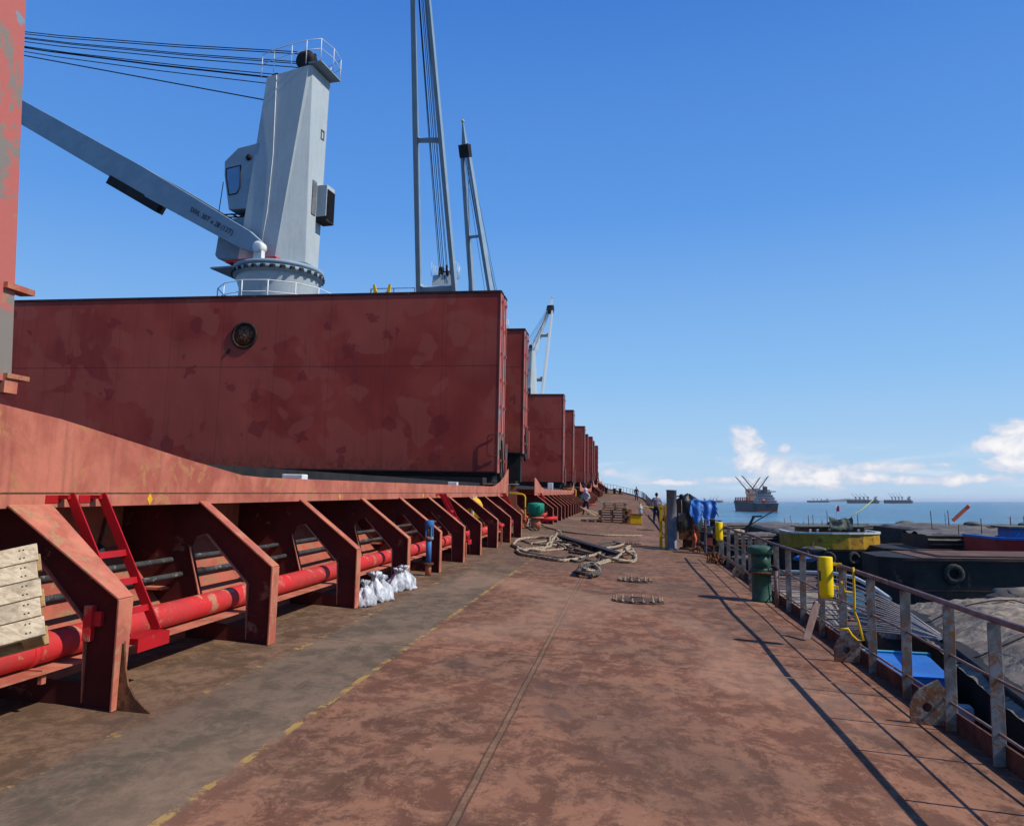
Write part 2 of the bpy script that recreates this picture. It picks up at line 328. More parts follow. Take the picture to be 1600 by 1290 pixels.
M['sandlight'] = cloth_mat('pale_weathered_batten', (.34, .30, .25), (.22, .19, .15), .9)
M['netgreen'] = cloth_mat('green_cloth', (.13, .14, .105), (.07, .08, .06), .85, 2, .8)
M['sandbag'] = cloth_mat('far_canvas', (.13, .11, .092), (.075, .064, .055), .85, .8, .8)
def sea_mat():
    m, t, bs = newmat('sea_water'); v = t.new('ShaderNodeNewGeometry').outputs['Position']
    a = t.noise(t.map(v, (.35, .55, .35)), .5, 6, .6, .6); b = t.noise(t.map(v, (1, 1.4, 1)), 1.6, 4, .6); c = t.noise(t.map(v, (.006, .035, .012)), 1.4, 6, .7)
    col = t.mix(t.step(c, .42, .62), (.014, .08, .14), (.07, .20, .27)); t.l.new(col, bs.inputs['Base Color'])
    bs.inputs['Roughness'].default_value = .22; bs.inputs['IOR'].default_value = 1.33
    bump(t, bs, t.math('ADD', a, t.math('MULTIPLY', b, .3)), 1.0, 1.1); return m
M['sea'] = sea_mat()
# ------------------------------------------------------------------ deck, hull, sea
ys = [-40, -10, 0, 10, 20, 40, 60, 72, 85, 97, 110, 118, 125, 130, 135, 142, 150, 157, 163, 168, 172]
xs_f = [0, .03, .08, .15, .25, .4, .5]
def deckrow(y):
    e = lerp(EDGE, y); h = e + 17.0; row = []
    for k in range(15):
        u = -1 + 2 * k / 14; x = -17 + u * h; row.append((x, y, .51 - .03 * abs(x + 17) + lerp(SHEER, y)))
    return row
b = MB(); vs = []
for y in ys: vs += deckrow(y)
b.add(vs, [(j * 15 + i, j * 15 + i + 1, (j + 1) * 15 + i + 1, (j + 1) * 15 + i) for j in range(len(ys) - 1) for i in range(14)], True)
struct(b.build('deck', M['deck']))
b = MB(); vs = []; n = len(ys)
for sgn in (1, -1):
    base = len(b.v); vs = []
    for y in ys:
        e = lerp(EDGE, y) + 17.02; z = .51 - .03 * e + lerp(SHEER, y) - .02; low = max(.2, e - (0 if y < 95 else (y - 95) * .07))
        vs += [(-17 + sgn * e, y, z), (-17 + sgn * e, y, z - .35), (-17 + sgn * low, y, -9)]
    fs = []
    for j in range(n - 1):
        for i in (0, 1):
            q = (j * 3 + i, j * 3 + i + 1, (j + 1) * 3 + i + 1, (j + 1) * 3 + i); fs.append(q if sgn > 0 else q[::-1])
    b.add(vs, fs, False)
tag(b.build('ship_hull', M['hull']), 'black steel side of the bulk carrier dropping from the rail to the water', 'ship hull')
b = MB(); b.add([(-30000, -3000, 0), (30000, -3000, 0), (30000, 45000, 0), (-30000, 45000, 0)], [(0, 1, 2, 3)])
struct(b.build('sea', M['sea']), ship=False)

# gunwale bar: an upright flat bar along the deck edge
b = MB()
for y0, y1 in zip(ys, ys[1:]):
    if y1 < -5 and y0 < -5: continue
    p, q = Vector((lerp(EDGE, y0) - .05, y0, zd(lerp(EDGE, y0), y0) + .06)), Vector((lerp(EDGE, y1) - .05, y1, zd(lerp(EDGE, y1), y1) + .06))
    b.bar(p, q, .018, .16)
tag(b.build('gunwale_bar', M['gunw']), 'low rusty flat bar running along the deck edge outside the railing', 'gunwale')

# ------------------------------------------------------------------ railing: sections with posts as parts
ROWX = 2.41
def rail_pt(y, h):
    x = lerp(EDGE, y) - .09
    return Vector((x + .0 * h, y, zd(x, y) + h))
def rail_section(y0, y1, posts, label, fine=True, step=2.4, skip=()):
    t = thing('railing', label, 'railing', rail_pt(y0, 0), group='rusty guard rail sections along the ship side')
    o = rail_pt(y0, 0); N = max(2, int((y1 - y0) / step) + 1)
    Y = [y0 + (y1 - y0) * i / N for i in range(N + 1)]
    pts = [rail_pt(y, .94) - o + Vector((.014 * math.sin(y * 2.1) + .01 * math.sin(y * 5.3), 0, .008 * math.sin(y * 1.7))) for y in Y]
    MB().tube(pts, .024, 8).build('handrail', M['rail'], t)
    for h in (.56, .2): MB().tube([rail_pt(y, h) - o + Vector((.012 * math.sin(y * 1.3 + h * 9), 0, .012 * math.sin(y * 2.3 + h * 5))) for y in Y], .0105, 6).build('middle_rail', M['rail'], t)
    for k, y in enumerate(posts):
        q = rail_pt(y, 0) - o; mb = MB(); w = .042 if fine else .035
        top = Vector((.0, -.14 if fine else 0, .92)); lean = random.uniform(-.012, .012)
        mb.bar(q, q + Vector((lean, -.06, .92)), w * 2, .014, (0, 1, 0)); mb.build('post', M['galv'], t, bevel=.003 if fine else 0)
    return t
rail_section(2.4, 7.7, [3.0, 3.9, 4.85, 5.72, 6.48, 7.40], 'nearest stretch of rusty guard rail with pitted flat steel posts and two bent pad eyes')
rail_section(7.75, 13.6, [8.35, 9.40, 10.35, 11.40, 12.35, 13.3], 'guard rail stretch carrying the large yellow canister beside the green vent')
rail_section(13.65, 21.5, [14.4, 15.3, 16.0, 16.9, 18.0, 19.4, 20.6], 'guard rail stretch just past the green vent with closely set brown posts')
rail_section(26.5, 60, [27 + 1.9 * k for k in range(18)], 'guard rail stretch beyond the grey pillar behind the standing worker', False)
rail_section(60.2, 108, [61 + 2.4 * k for k in range(20)], 'far guard rail stretch climbing with the sheer of the deck', False)
rail_section(108.2, 135, [109 + 1.9 * k for k in range(14)], 'farthest guard rail stretch curving inboard round the bow', False)
rail_section(135.2, 160, [136 + 1.9 * k for k in range(13)], 'guard rail tip at the bow beside the last hatch cover', False)
# slanted stay flat bar leaning on the rail
def slanted(y, label):
    o = Vector((2.12, y, zd(2.12, y)))
    t = MB().bar((0, 0, 0), (.2, .25, .42), .085, .014, (0, 1, 0)).build('rail_brace', M['rail'], None, bevel=.003, loc=o)
    tag(t, label, 'brace')
slanted(9.95, 'slanted flat steel brace leaning outboard to the rail below the yellow canister')
# pad eyes
def pad_eye(y, s, label):
    out = [(0, 0), (.26 * s, 0), (.26 * s, .33 * s), (.2 * s, .335 * s), (.05 * s, .24 * s), (0, .14 * s)]
    cx, cz, r = .125 * s, .125 * s, .036 * s
    ring = [(cx + r * math.cos(2 * PI * k / 16), cz + r * math.sin(2 * PI * k / 16)) for k in range(16)]
    me = MB(); 
    # plate with a real hole: fan between outline samples and the ring
    n = 16; outl = []
    for k in range(n):
        a = 2 * PI * k / n; d = Vector((math.cos(a), math.sin(a))); best = 9
        for (x0, y0), (x1, y1) in zip(out, out[1:] + out[:1]):
            e = Vector((x1 - x0, y1 - y0)); den = d.x * e.y - d.y * e.x
            if abs(den) < 1e-9: continue
            tt = ((x0 - cx) * e.y - (y0 - cz) * e.x) / den; uu = ((x0 - cx) * d.y - (y0 - cz) * d.x) / den
            if tt > 0 and -1e-6 <= uu <= 1 + 1e-6: best = min(best, tt)
        outl.append((cx + d.x * best, cz + d.y * best))
    vs = []
    for tt in (0, .022):
        vs += [(x, tt, z) for x, z in outl] + [(x, tt, z) for x, z in ring]
    fs = []
    for k in range(n):
        j = (k + 1) % n
        fs += [(k, j, n + j, n + k), (2 * n + k, 3 * n + k, 3 * n + j, 2 * n + j), (k, 2 * n + k, 2 * n + j, j), (n + k, n + j, 3 * n + j, 3 * n + k)]
    me.add(vs, fs)
    o = me.build('pad_eye', M['padeye'], None, loc=(2.42 - .26 * s, y, zd(2.2, y) + .002)); tag(o, label, 'pad eye', 'rusty pad eye plates at the rail foot'); o.rotation_euler = (0, .0, R(-4))
M['padeye'] = paint('pad_eye_rust', (.30, .27, .22), (.2, .15, .1), 7, .6, (.14, .06, .03), .8, bst=1)
pad_eye(6.60, 1.0, 'rusty pad eye plate with a hole, nearest one at the rail foot')
pad_eye(8.82, 1.0, 'rusty pad eye plate below the yellow davit hook, second from the camera')
pad_eye(14.7, .9, 'heavily rusted pad eye plate just behind the green vent')
pad_eye(17.2, .8, 'small rusted pad eye plate beyond the green vent, farthest of the pad eyes')

# ------------------------------------------------------------------ hatch coamings
WX = -5.2; FX = -4.32; KN = -3.5
def stay_web(h_top=1.47, cut=True):
    out = [(WX, zd(WX) + .002), (WX, h_top), (FX, h_top), (KN, .85), (KN, zd(KN) + .002)]
    if cut: out += [(-3.745, zd(-3.74) + .002), (-3.745, .26), (-3.75, .68), (-4.2, 1.12), (-4.27, 1.165), (-4.36, 1.13), (-4.40, 1.03), (-4.24, .50), (-4.2, .30), (-3.75, .255), (-3.75, zd(-3.75) + .002)]
    return out
def coaming(y0, y1, stays, label, gus0=True, gus1=True, lead=None, marks=(), gaps=(), near=False):
    dz = lerp(SHEER, (y0 + y1) / 2)
    t = thing('hatch_coaming', label, 'hatch coaming', (0, y0, dz), group='red hatch coamings along the deck')
    L = y1 - y0
    w = MB().box(WX - .012, 0, zd(WX), WX, L, 1.72)
    w.prism([(WX, 1.0), (WX + .03, 1.0), (-4.62, .36), (-4.45, .30), (-4.40, .26), (-4.40, zd(-4.4)), (WX, zd(WX))], lambda a, b_, t_: Vector((a, t_, b_)), .01, L - .01)
    w.box(-29, -.0, .1, WX - .02, .012, 1.9); w.box(-29, L - .012, .1, WX - .02, L, 1.9); w.box(-29.02, 0, .1, -29, L, 1.72)
    w.build('coaming_wall', M['coamin'], t)
    MB().box(WX - .25, .02, 1.725, FX - .012, L - .02, 1.75).build('top_plate', M['coamdark'], t)
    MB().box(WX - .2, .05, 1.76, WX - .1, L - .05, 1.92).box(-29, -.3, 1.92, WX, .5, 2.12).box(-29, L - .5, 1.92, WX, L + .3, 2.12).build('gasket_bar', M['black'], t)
    # face plate with raised ends; profile in (y, z)
    top = lead or [(0, 2.30), (.6, 2.27), (1.4, 2.15), (3.2, 1.86), (4.5, 1.78)]
    prof = [(0, 1.46)] + top if gus0 else [(0, 1.46), (0, 1.77)]
    e = [(L - 3.4, 1.78), (L - 2.6, 1.84), (L - 1.7, 1.98), (L - .9, 2.17), (L - .05, 2.45), (L, 2.45)] if gus1 else [(L, 1.77)]
    prof = prof + e + [(L, 1.46)]
    MB().prism(prof, lambda a, b_, t_: Vector((t_, a, b_)), FX, FX - .018).build('face_plate', M['coam'], t, bevel=.003)
    MB().box(FX - .001, .01, 1.568, FX + .006, L - .01, 1.575).build('weld_seam', M['rusty'], t)
    for k, y in enumerate(marks):
        pass
    lt = 0
    protos = getattr(coaming, 'proto', None)
    if protos is None:
        web = MB().prism(stay_web(), lambda a, b_, t_: Vector((a, t_, b_)), 0, .016)
        fl = MB(); zz = .10
        seg = [(KN + .008, zd(KN) + .002), (KN + .008, .853), (FX + .006, 1.478)]
        def ribbon(mb, seg, w, th):
            pts = [Vector((a, 0, c)) for a, c in seg]
            for i in range(len(pts) - 1):
                d = (pts[i + 1] - pts[i]).normalized(); q = Vector((d.z, 0, -d.x))
                a0, a1 = pts[i], pts[i + 1]
                w0 = w[i] if isinstance(w, list) else w; w1 = w[i + 1] if isinstance(w, list) else w
                vs = [a0 + Vector((0, -w0 / 2, 0)), a0 + Vector((0, w0 / 2, 0)), a1 + Vector((0, w1 / 2, 0)), a1 + Vector((0, -w1 / 2, 0))]
                ext = d * (th * .25)
                vs = [vs[0] - ext * (i > 0), vs[1] - ext * (i > 0), vs[2] + ext * 0, vs[3] + ext * 0]
                mb.add([v for v in vs] + [v + q * th for v in vs], [(0, 3, 2, 1), (4, 5, 6, 7), (0, 1, 5, 4), (1, 2, 6, 5), (2, 3, 7, 6), (3, 0, 4, 7)])
        ribbon(fl, seg, .15, .016)
        cf = MB(); ribbon(cf, [(-3.756, .14), (-3.766, .68), (-4.24, 1.158)], [.012, .075, .06], .01); ribbon(cf, [(-4.41, 1.03), (-4.255, .50)], .05, .01)
        coaming.proto = (web, fl, cf, ribbon); protos = coaming.proto
        coaming.me = None
    if coaming.me is None:
        s0 = bpy.data.objects.new('stay', None)
        a = protos[0].build('web_plate', M['stay']); b2 = protos[1].build('flange', M['flange'], bevel=.002); c2 = protos[2].build('cutout_rim', M['flange'])
        coaming.me = (a.data, b2.data, c2.data)
        for o in (a, b2, c2): bpy.data.objects.remove(o)
        bpy.data.objects.remove(s0)
    for k, y in enumerate(stays):
        web = bpy.data.objects.new('stay', coaming.me[0]); C.objects.link(web); web.parent = t; web.location = (0, y - y0, 0)
        if near and k == 0:
            fl = MB(); protos[3](fl, [(KN + .008, zd(KN) + .002), (KN + .008, .853), (FX + .006, 1.478)], [.13, .16, .42], .016); f = fl.build('flange', M['flange'], web, bevel=.003)
            g = MB(); pr = [(0, 0), (.02, .46), (.04, .3), (.075, .17), (.13, .09), (.21, .035), (.26, 0)]
            g.prism(pr, lambda a, b_, t_: Vector((KN + .02 + a, t_, zd(KN) + b_ - .008 * (a > .2))), -.012, .006).build('foot_gusset', M['rusty'], web, label='heavily rusted curved foot gusset')
            MB().box(KN - .26, -.05, .56, KN - .2, 0, .80).box(KN - .2, -.03, .66, KN - .14, 0, .76).build('bracket_plate', M['fire'], web)
        else:
            f = bpy.data.objects.new('flange', coaming.me[1]); C.objects.link(f); f.parent = web; f.modifiers.new('b', 'BEVEL').width = .002
        c = bpy.data.objects.new('cutout_rim', coaming.me[2]); C.objects.link(c); c.parent = web
        # small pipe bracket on the web
        if near or y0 > 30 and k < 6:
            MB().box(-4.92, .02, .60, -4.86, .05, 1.0).box(-4.9, -.12, .60, -4.62, .02, .625).build('pipe_bracket', M['flange'], web)
    for y in marks:
        d = .055; MB().prism([(-d * .7, 0), (0, d), (d * .7, 0), (0, -d)], lambda a, b_, t_: Vector((t_, y - y0 + a, 1.515 + b_)), FX, FX + .004).build('diamond_mark', M['yellow'], t)
    return t
M['coamin'] = paint('coaming_inner_red', (.40, .11, .07), (.28, .075, .05), 1.8, .45, (.16, .08, .045), .65, streak=.3)
M['coamdark'] = paint('coaming_top_grime', (.12, .04, .03), (.05, .03, .025), 3, .3, (.05, .03, .02), .8)
st1 = [5.10, 7.45, 9.90, 12.30, 14.47, 16.63, 18.6, 21.03, 23.41, 25.9]
coaming(3.2, 28.3, st1, 'nearest red hatch coaming with wide worn stays, the one the bright red ladders hang from', True, True,
        lead=[(0, 2.42), (1.5, 2.19), (2.15, 2.135), (2.95, 2.03), (3.85, 1.91), (5.05, 1.77), (5.6, 1.755)], marks=(6.55, 11.3, 16.2), near=True)
coaming(36.6, 64.6, [37.2 + 2.42 * k for k in range(12)], 'second red hatch coaming beyond the teal vent, two small white sacks at its stays')
coaming(73, 97, [73.6 + 2.4 * k for k in range(10)], 'third red hatch coaming beside the worker in the pale hood')
coaming(102, 118.5, [102.6 + 2.4 * k for k in range(7)], 'fourth red hatch coaming, seen as a thin strip behind the third')
coaming(122, 140.5, [122.6 + 2.4 * k for k in range(8)], 'farthest red hatch coaming near the bow')

# ------------------------------------------------------------------ folded hatch covers standing upright
def cover_stack(y0, h, zb, label, th=.62, gap=.26, port=False, dark=False, first=False, x0=-5.1, x1=-28.9, lean=0):
    dz = lerp(SHEER, y0)
    t = thing('hatch_cover', label, 'hatch cover', (x0, y0, zb + dz), group='red folded hatch covers standing upright')
    W = x1 - x0; t.rotation_euler = (lean, 0, 0)
    for k in range(2):
        ya = k * (th + gap); yb = ya + th
        p = MB().box(W + .02, ya, 0, -.03, yb, h).build('panel', M['cover'], t, bevel=.01)
        MB().box(W, ya - .03, h, .02, yb + .0, h + .10).build('top_rim', M['rimdark'], p)
        e = MB().box(-.03, ya - .02, -.05, .0, yb + .01, h)
        for q in range(0 if first else 7): e.box(.0, ya + .12, .4 + q * (h - .8) / 6, .10, ya + .2, .5 + q * (h - .8) / 6)
        if not first: e.box(0, ya + .28, .1, .035, ya + .36, h - .1)
        e.build('side_bar', M['edge'], p)
        MB().box(W + .1, ya + .05, -.16, -.1, yb - .05, -.005).box(W + .1, ya - .06, -.05, -.06, ya - .005, .0).build('rubber_seal', M['black'], p)
    a = MB().lathe([(.16, -.05), (.2, -.05), (.2, .05), (.16, .05)], (.07, th * .6, -.22), 14, Matrix.Rotation(PI / 2, 3, 'Y')).bar((.06, th * .5, .9), (.06, th * .6, -.1), .12, .05, (1, 0, 0)).bar((.05, th * .9, 1.3), (.05, th * 1.6, -.2), .07, .05, (1, 0, 0))
    if not first: a.build('wheel_arm', M['black'], t)
    if not first: MB().bar((.09, -.02 + 2 * th + gap, -.25), (.09, 2 * th + gap, 1.2), .07, .09, (1, 0, 0)).build('guide_post', M['edge'], t)
    if port:
        pc = Vector((-16.3 - x0, -.005, 8.08 - zb)); Mx = Matrix.Rotation(PI / 2, 3, 'X'); q = MB()
        q.lathe([(.48, -.01), (.60, -.01), (.60, .045), (.54, .06), (.48, .045), (.48, -.01)], pc, 28, Mx).build('access_port', M['ring'], t)
        MB().lathe([(.47, .004), (.0001, .006)], pc, 28, Mx).build('port_lid', M['portrust'], t)
        q = MB()
        for k in range(20): a_ = 2 * PI * k / 20; MB().ball(pc + Vector((.535 * math.cos(a_), -.06, .535 * math.sin(a_))), .022, 6).build('bolt', M['black'], t)
        MB().bar(pc + Vector((-.75, -.02, -.78)), pc + Vector((-.62, -.03, -.6)), .09, .03, (0, 1, 0)).build('port_catch', M['black'], t)
        hx = -.33; MB().tube([(hx + .3, -.04, .62), (hx - .02, -.08, .62), (hx - .1, -.08, .7), (hx - .1, -.08, 1.35), (hx - .04, -.08, 1.48), (hx + .3, -.04, 1.5)], .018, 6).build('hand_hoop', M['black'], t)
    MB().box(W + .3, .12, -.42, -.25, 2 * th + gap - .12, -.165).build('support_beam', M['black'], t)
    if dark: MB().box(W + 1, .08, -1.45, -.12, th - .1, -.17).build('void_shade', M['black'], t)  # black box standing in for the dark void under the raised panels
    return t
M['rimdark'] = paint('cover_rim_grime', (.06, .025, .025), (.03, .016, .016), 1.2, .3, (.09, .05, .03), .7)
M['ring'] = paint('port_ring', (.02, .016, .015), (.05, .03, .025), 8, .3, rough=.6)
M['portrust'] = paint('port_lid_rust', (.17, .06, .03), (.09, .03, .02), 5, .5, (.2, .11, .06), .7)
cover_stack(4.14, 7.6, 2.4, 'nearest upright hatch cover, its worn pink and grey side edge at the far left', th=.74, gap=.06, first=True, lean=R(5))
cover_stack(30.5, 7.35, 2.4, 'large dark red upright hatch cover with a round bolted port and rolled primer patches', port=True)
cover_stack(38.0, 6.2, 3.55, 'narrow looking upright hatch cover just behind the large one with a port, black below', dark=True)
cover_stack(62.7, 7.1, 2.4, 'upright hatch cover third in the row, standing clear under the pale far jib')
cover_stack(74.5, 6.8, 2.5, 'upright hatch cover seen as a slim strip behind the third one')
cover_stack(95, 6.8, 2.3, 'upright hatch cover at the forward end of the third coaming, before the last three')
cover_stack(103, 6.2, 2.3, 'upright hatch cover hidden but for a sliver behind the third coaming end')
cover_stack(116.8, 6.6, 2.2, 'third upright hatch cover counted back from the bow')
cover_stack(123.5, 6.2, 2.2, 'upright hatch cover next to last before the bow')
cover_stack(139, 5.9, 1.9, 'farthest upright hatch cover by the bow rail')
# side lug plates of the nearest cover
tag(MB().box(-5.2, 5.50, 3.24, -5.06, 5.80, 3.29).box(-5.18, 5.5, 3.12, -5.12, 5.64, 3.24).build('cover_lug', M['flange']), 'small rounded steel lug sticking out high on the nearest cover edge', 'lug', 'lugs on the nearest hatch cover')
tag(MB().box(-5.2, 5.6, 2.50, -5.06, 5.84, 2.54).box(-5.2, 5.6, 2.38, -5.08, 5.74, 2.5).build('cover_lug', M['flange']), 'square steel lug at the foot of the nearest cover edge, just over the coaming', 'lug', 'lugs on the nearest hatch cover')
# ------------------------------------------------------------------ pipes through the stays
def wob(p, a=.006): return Vector(p) + Vector((a * math.sin(p[1] * 1.9), 0, a * math.sin(p[1] * 2.7 + 1)))
t = thing('fire_main_pipe', 'bright red fire main pipe threading through the stays of the nearest coaming', 'pipe', (-4.02, 3.3, .515))
L = 24.5
MB().tube([(0, y, 0) for y in [L * i / 12 for i in range(13)]], .105, 18).build('pipe_run', M['fire'], t)
for y in (1.55, 4.75, 7.2, 9.6, 12.0, 14.1, 17.2, 20.2): 
    MB().lathe([(.107, -.03), (.112, -.028), (.112, .028), (.107, .03)], (0, y, 0), 18, Matrix.Rotation(PI / 2, 3, 'X')).build('pipe_clamp', M['fire'], t)
    MB().box(-.14, y - .02, -.128, .16, y + .02, -.108).box(.13, y - .02, -.2, .16, y + .02, -.12).build('saddle', M['flange'], t)
MB().box(-.03, 0, -.128, .19, L - 2, -.118).build('tray_strip', M['flange'], t)
for h, X, lab in ((.885, -4.62, 'upper black hydraulic pipe running through the stays of the nearest coaming'), (.745, -4.50, 'lower black hydraulic pipe running through the stays of the nearest coaming')):
    t = thing('hydraulic_pipe', lab, 'pipe', (X, 3.3, h), group='black hydraulic pipes at the nearest coaming')
    MB().tube([wob((0, y, 0), .008) for y in [L * i / 16 for i in range(17)]], .028, 10).build('pipe_run', M['pipeblack'], t)
    for y in (2.1, 4.5, 5.9, 6.9, 8.9, 11.3, 13.7): MB().lathe([(.028, -.07), (.040, -.065), (.040, .065), (.028, .07)], (0, y, 0), 10, Matrix.Rotation(PI / 2, 3, 'X')).build('coupling', M['black'], t)
for y0, y1, w in ((37, 64, 'second'), (73.5, 96.5, 'third')):
    tag(MB().tube([(-4.02, y0, .5 + lerp(SHEER, y0)), (-4.02, y1, .5 + lerp(SHEER, y1))], .1, 12).build('fire_main_pipe', M['fire']), 'red fire main pipe running through the stays of the %s coaming' % w, 'pipe')
# pull box with a handle under the band between the first stays, hanging valve
t = thing('hanging_valve', 'dark hanging valve with brown lever behind the nearest red ladder', 'valve', (-4.75, 6.5, 1.0))
MB().lathe([(.02, .1), (.05, .08), (.05, .04), (.09, .03), (.09, .0), (.04, -.02), (.06, -.06), (.03, -.1)], n=12).build('valve_body', M['black'], t)
MB().bar((0, 0, .08), (.03, .02, .34), .035, .02, (0, 1, 0)).build('lever', M['rusty'], t)
# ------------------------------------------------------------------ ladders
def ladder(y, label, w=.36, nr=3):
    t = thing('ladder', label, 'ladder', (-3.6, y, 0), group='steep red steel ladders on the coaming stays')
    top = Vector((-.64, 0, 1.56)); bot = Vector((-.06, 0, .52))
    for s in (0, w): MB().bar(bot + Vector((0, s, 0)), top + Vector((0, s, 0)), .014, .075, (1, 0, .7)).build('side_rail', M['ladder'], t)
    for k in range(nr):
        p = bot.lerp(top, .16 + .60 * k / max(1, nr - 1)) if nr > 1 else bot
        if k < nr - 1 or nr <= 3: MB().bar(p + Vector((0, .007, 0)), p + Vector((0, w - .007, 0)), .05, .022, (1, 0, .3)).build('rung', M['ladder'], t)
    MB().box(-.12, -.02, .475, .04, w + .02, .52).box(.02, -.02, .42, .04, w + .02, .475).build('bottom_step', M['ladder'], t)
    for s in (0, w): MB().bar(top + Vector((.01, s, -.02)), top + Vector((-.10, s, -.02)), .07, .03).bar(top + Vector((-.08, s - .16, -.035)), top + Vector((-.08, s + .0, -.035)), .012, .06).build('top_hook', M['ladder'], t)
    return t
ladder(5.42, 'nearest red steel ladder between the two front stays', nr=4)
ladder(17.45, 'red steel ladder just past the blue post, second in the row', nr=5)
ladder(26.6, 'red steel ladder at the far end of the nearest coaming, beside the yellow pipe', nr=5)
ladder(38.3, 'red steel ladder at the near end of the second coaming behind the teal vent', nr=5)
ladder(62.0, 'farthest red steel ladder, at the forward end of the second coaming', nr=5)
# ------------------------------------------------------------------ pallet leaning on the first stay
t = thing('leaning_pallet', 'pale new wooden pallet tipped against the nearest stay at the left edge', 'pallet', (-3.95, 4.15, 0))
P0 = at(58, 848, Y=4.25); P1 = at(70, 972, Y=4.05); PO = Vector((-3.95, 4.15, 0)); edge = (P0 - P1); hgt = edge.length * 1.0
eu = edge.normalized(); ev = Vector((-.86, -.50, -.10)); ev = (ev - eu * ev.dot(eu)).normalized(); en = eu.cross(ev).normalized()
if en.y > 0: en = -en
M4 = Matrix((ev, eu, en)).transposed()
def pb(u0, v0, n0, u1, v1, n1):
    c = P1 - PO + M4 @ Vector(((u0 + u1) / 2, (v0 + v1) / 2, (n0 + n1) / 2)); return Matrix.Translation(c) @ M4.to_4x4(), (u1 - u0) / 2, (v1 - v0) / 2, (n1 - n0) / 2
for k in range(5):
    v0 = -.08 + k * .122; MB().obox(*pb(0.0 + .012 * (k % 2), v0, .0, 1.2, v0 + .115, .02)).build('top_board', M['palewood'], t, bevel=.002)
for k in range(5):
    for u in (.07, .09):
        for dv in (.03, .085): MB().obox(*pb(u - .004, -.08 + k * .122 + dv - .004, .019, u + .004, -.08 + k * .122 + dv + .004, .022)).build('nail', M['black'], t)
for u in (.02, .5, 1.0):
    MB().obox(*pb(u, -.08, -.10, u + .1, .53, -.001)).build('stringer', M['midwood'], t, bevel=.002)
for k in (0, 2, 4): v0 = -.08 + k * .122; MB().obox(*pb(0, v0, -.12, 1.2, v0 + .115, -.101)).build('bottom_board', M['midwood'], t, bevel=.002)
# ------------------------------------------------------------------ blue air pipe post
t = thing('blue_vent_post', 'blue pipe post with caged grey head standing at the stays by the sacks', 'vent pipe', (-3.2, 14.35, zd(-3.2)))
t.location = at(667, 899); t.location.x += .02; MB().tube([(0, 0, .22), (0, 0, .66)], .048, 16).build('pipe', M['blue'], t)
MB().lathe([(.05, .0), (.055, .0), (.055, .2), (.05, .22)], n=16).build('base_pipe', M['flange'], t)
MB().lathe([(.09, .19), (.095, .195), (.095, .225), (.09, .23)], n=16).build('base_flange', M['rusty'], t)
MB().lathe([(.075, .64), (.08, .645), (.08, .69), (.06, .70)], n=16).lathe([(.055, .7), (.055, .86)], n=16).build('valve_neck', M['galv'], t)
hb = MB().lathe([(.075, .86), (.085, .87), (.085, .97), (.07, .985)], n=16)
for k in range(4):
    a = PI / 4 + k * PI / 2; hb.bar((.075 * math.cos(a), .075 * math.sin(a), .69), (.075 * math.cos(a), .075 * math.sin(a), .87), .03, .012, (math.cos(a), math.sin(a), 0))
hb.build('caged_head', M['blue'], t)
# ------------------------------------------------------------------ hose reel, hydrants, caps
t = thing('hose_reel', 'round yellow hose reel under the red coaming band', 'hose reel', (-4.45, 21.75, 0), 0)
Ry = Matrix.Rotation(PI / 2, 3, 'X')
MB().lathe([(.06, -.03), (.37, -.03), (.37, -.0), (.06, 0)], (0, -.1, 1.12), 24, Ry).lathe([(.06, 0), (.37, 0), (.37, .03), (.06, .03)], (0, .26, 1.12), 24, Ry).build('side_disc', M['yellow'], t)
MB().lathe([(.22, -.2), (.26, -.1), (.22, .0), (.26, .1), (.22, .2)], (0, .08, 1.12), 20, Ry).build('coiled_hose', M['canister'], t)
MB().bar((.14, -.14, zd(-4.4)), (.14, -.14, 1.5), .05, .05).bar((.14, .3, zd(-4.4)), (.14, .3, 1.5), .05, .05).build('frame', M['white'], t)
MB().box(-.2, -.15, .55, .15, .35, .75).lathe([(.06, 0), (.06, .3)], (0, 0, .1), 10).build('foot_box', M['black'], t)
for px, py, Y, lab in ((714, 831, 17.6, 'small red round valve cap between two stays past the blue post'), (725, 837, 17.9, 'pinkish red pipe end cap beside the round valve cap'), (782, 821, 22.3, 'short red pipe stub between stays beyond the yellow reel'), (796, 815, 24.6, 'round red pipe cap on the stub nearest the far ladder')):
    p = at(px, py, Y=Y); t = thing('pipe_cap', lab, 'pipe cap', p, group='red pipe caps between the stays')
    MB().lathe([(.0001, -.12), (.05, -.11), (.075, -.09), (.075, .02), (.055, .03), (.055, .4)], (0, 0, 0), 14, Matrix.Rotation(-PI / 2, 3, 'X')).build('cap', M['fire'], t)
    MB().bar((0, .2, -.02), (0, .2, -p.z + zd(p.x)), .05, .05).build('cap_support', M['flange'], t)
# white blocks standing on the coaming top
for i, (px0, px1, py, Y, lab) in enumerate([(445, 477, 741, 9.6, 'white plastic block on the coaming top above the second stay'), (701, 715, 753, 20.2, 'white plastic block on the coaming top near the yellow reel'), (856, 864, 754, 49, 'white plastic block on the second coaming top')]):
    p = at((px0 + px1) / 2, py, X=-4.75); w = (at(px1, py, Y=p.y) - at(px0, py, Y=p.y)).x / 2
    t = thing('white_block', lab, 'block', (p.x, p.y, 1.752), group='white blocks on the coaming tops')
    MB().box(-w, -.1, 0, w, .1, p.z - 1.75).build('block_body', M['paper'], t, bevel=.01); MB().box(-w * .6, -.12, -.002, w * .6, .12, .02).build('block_strap', M['black'], t)
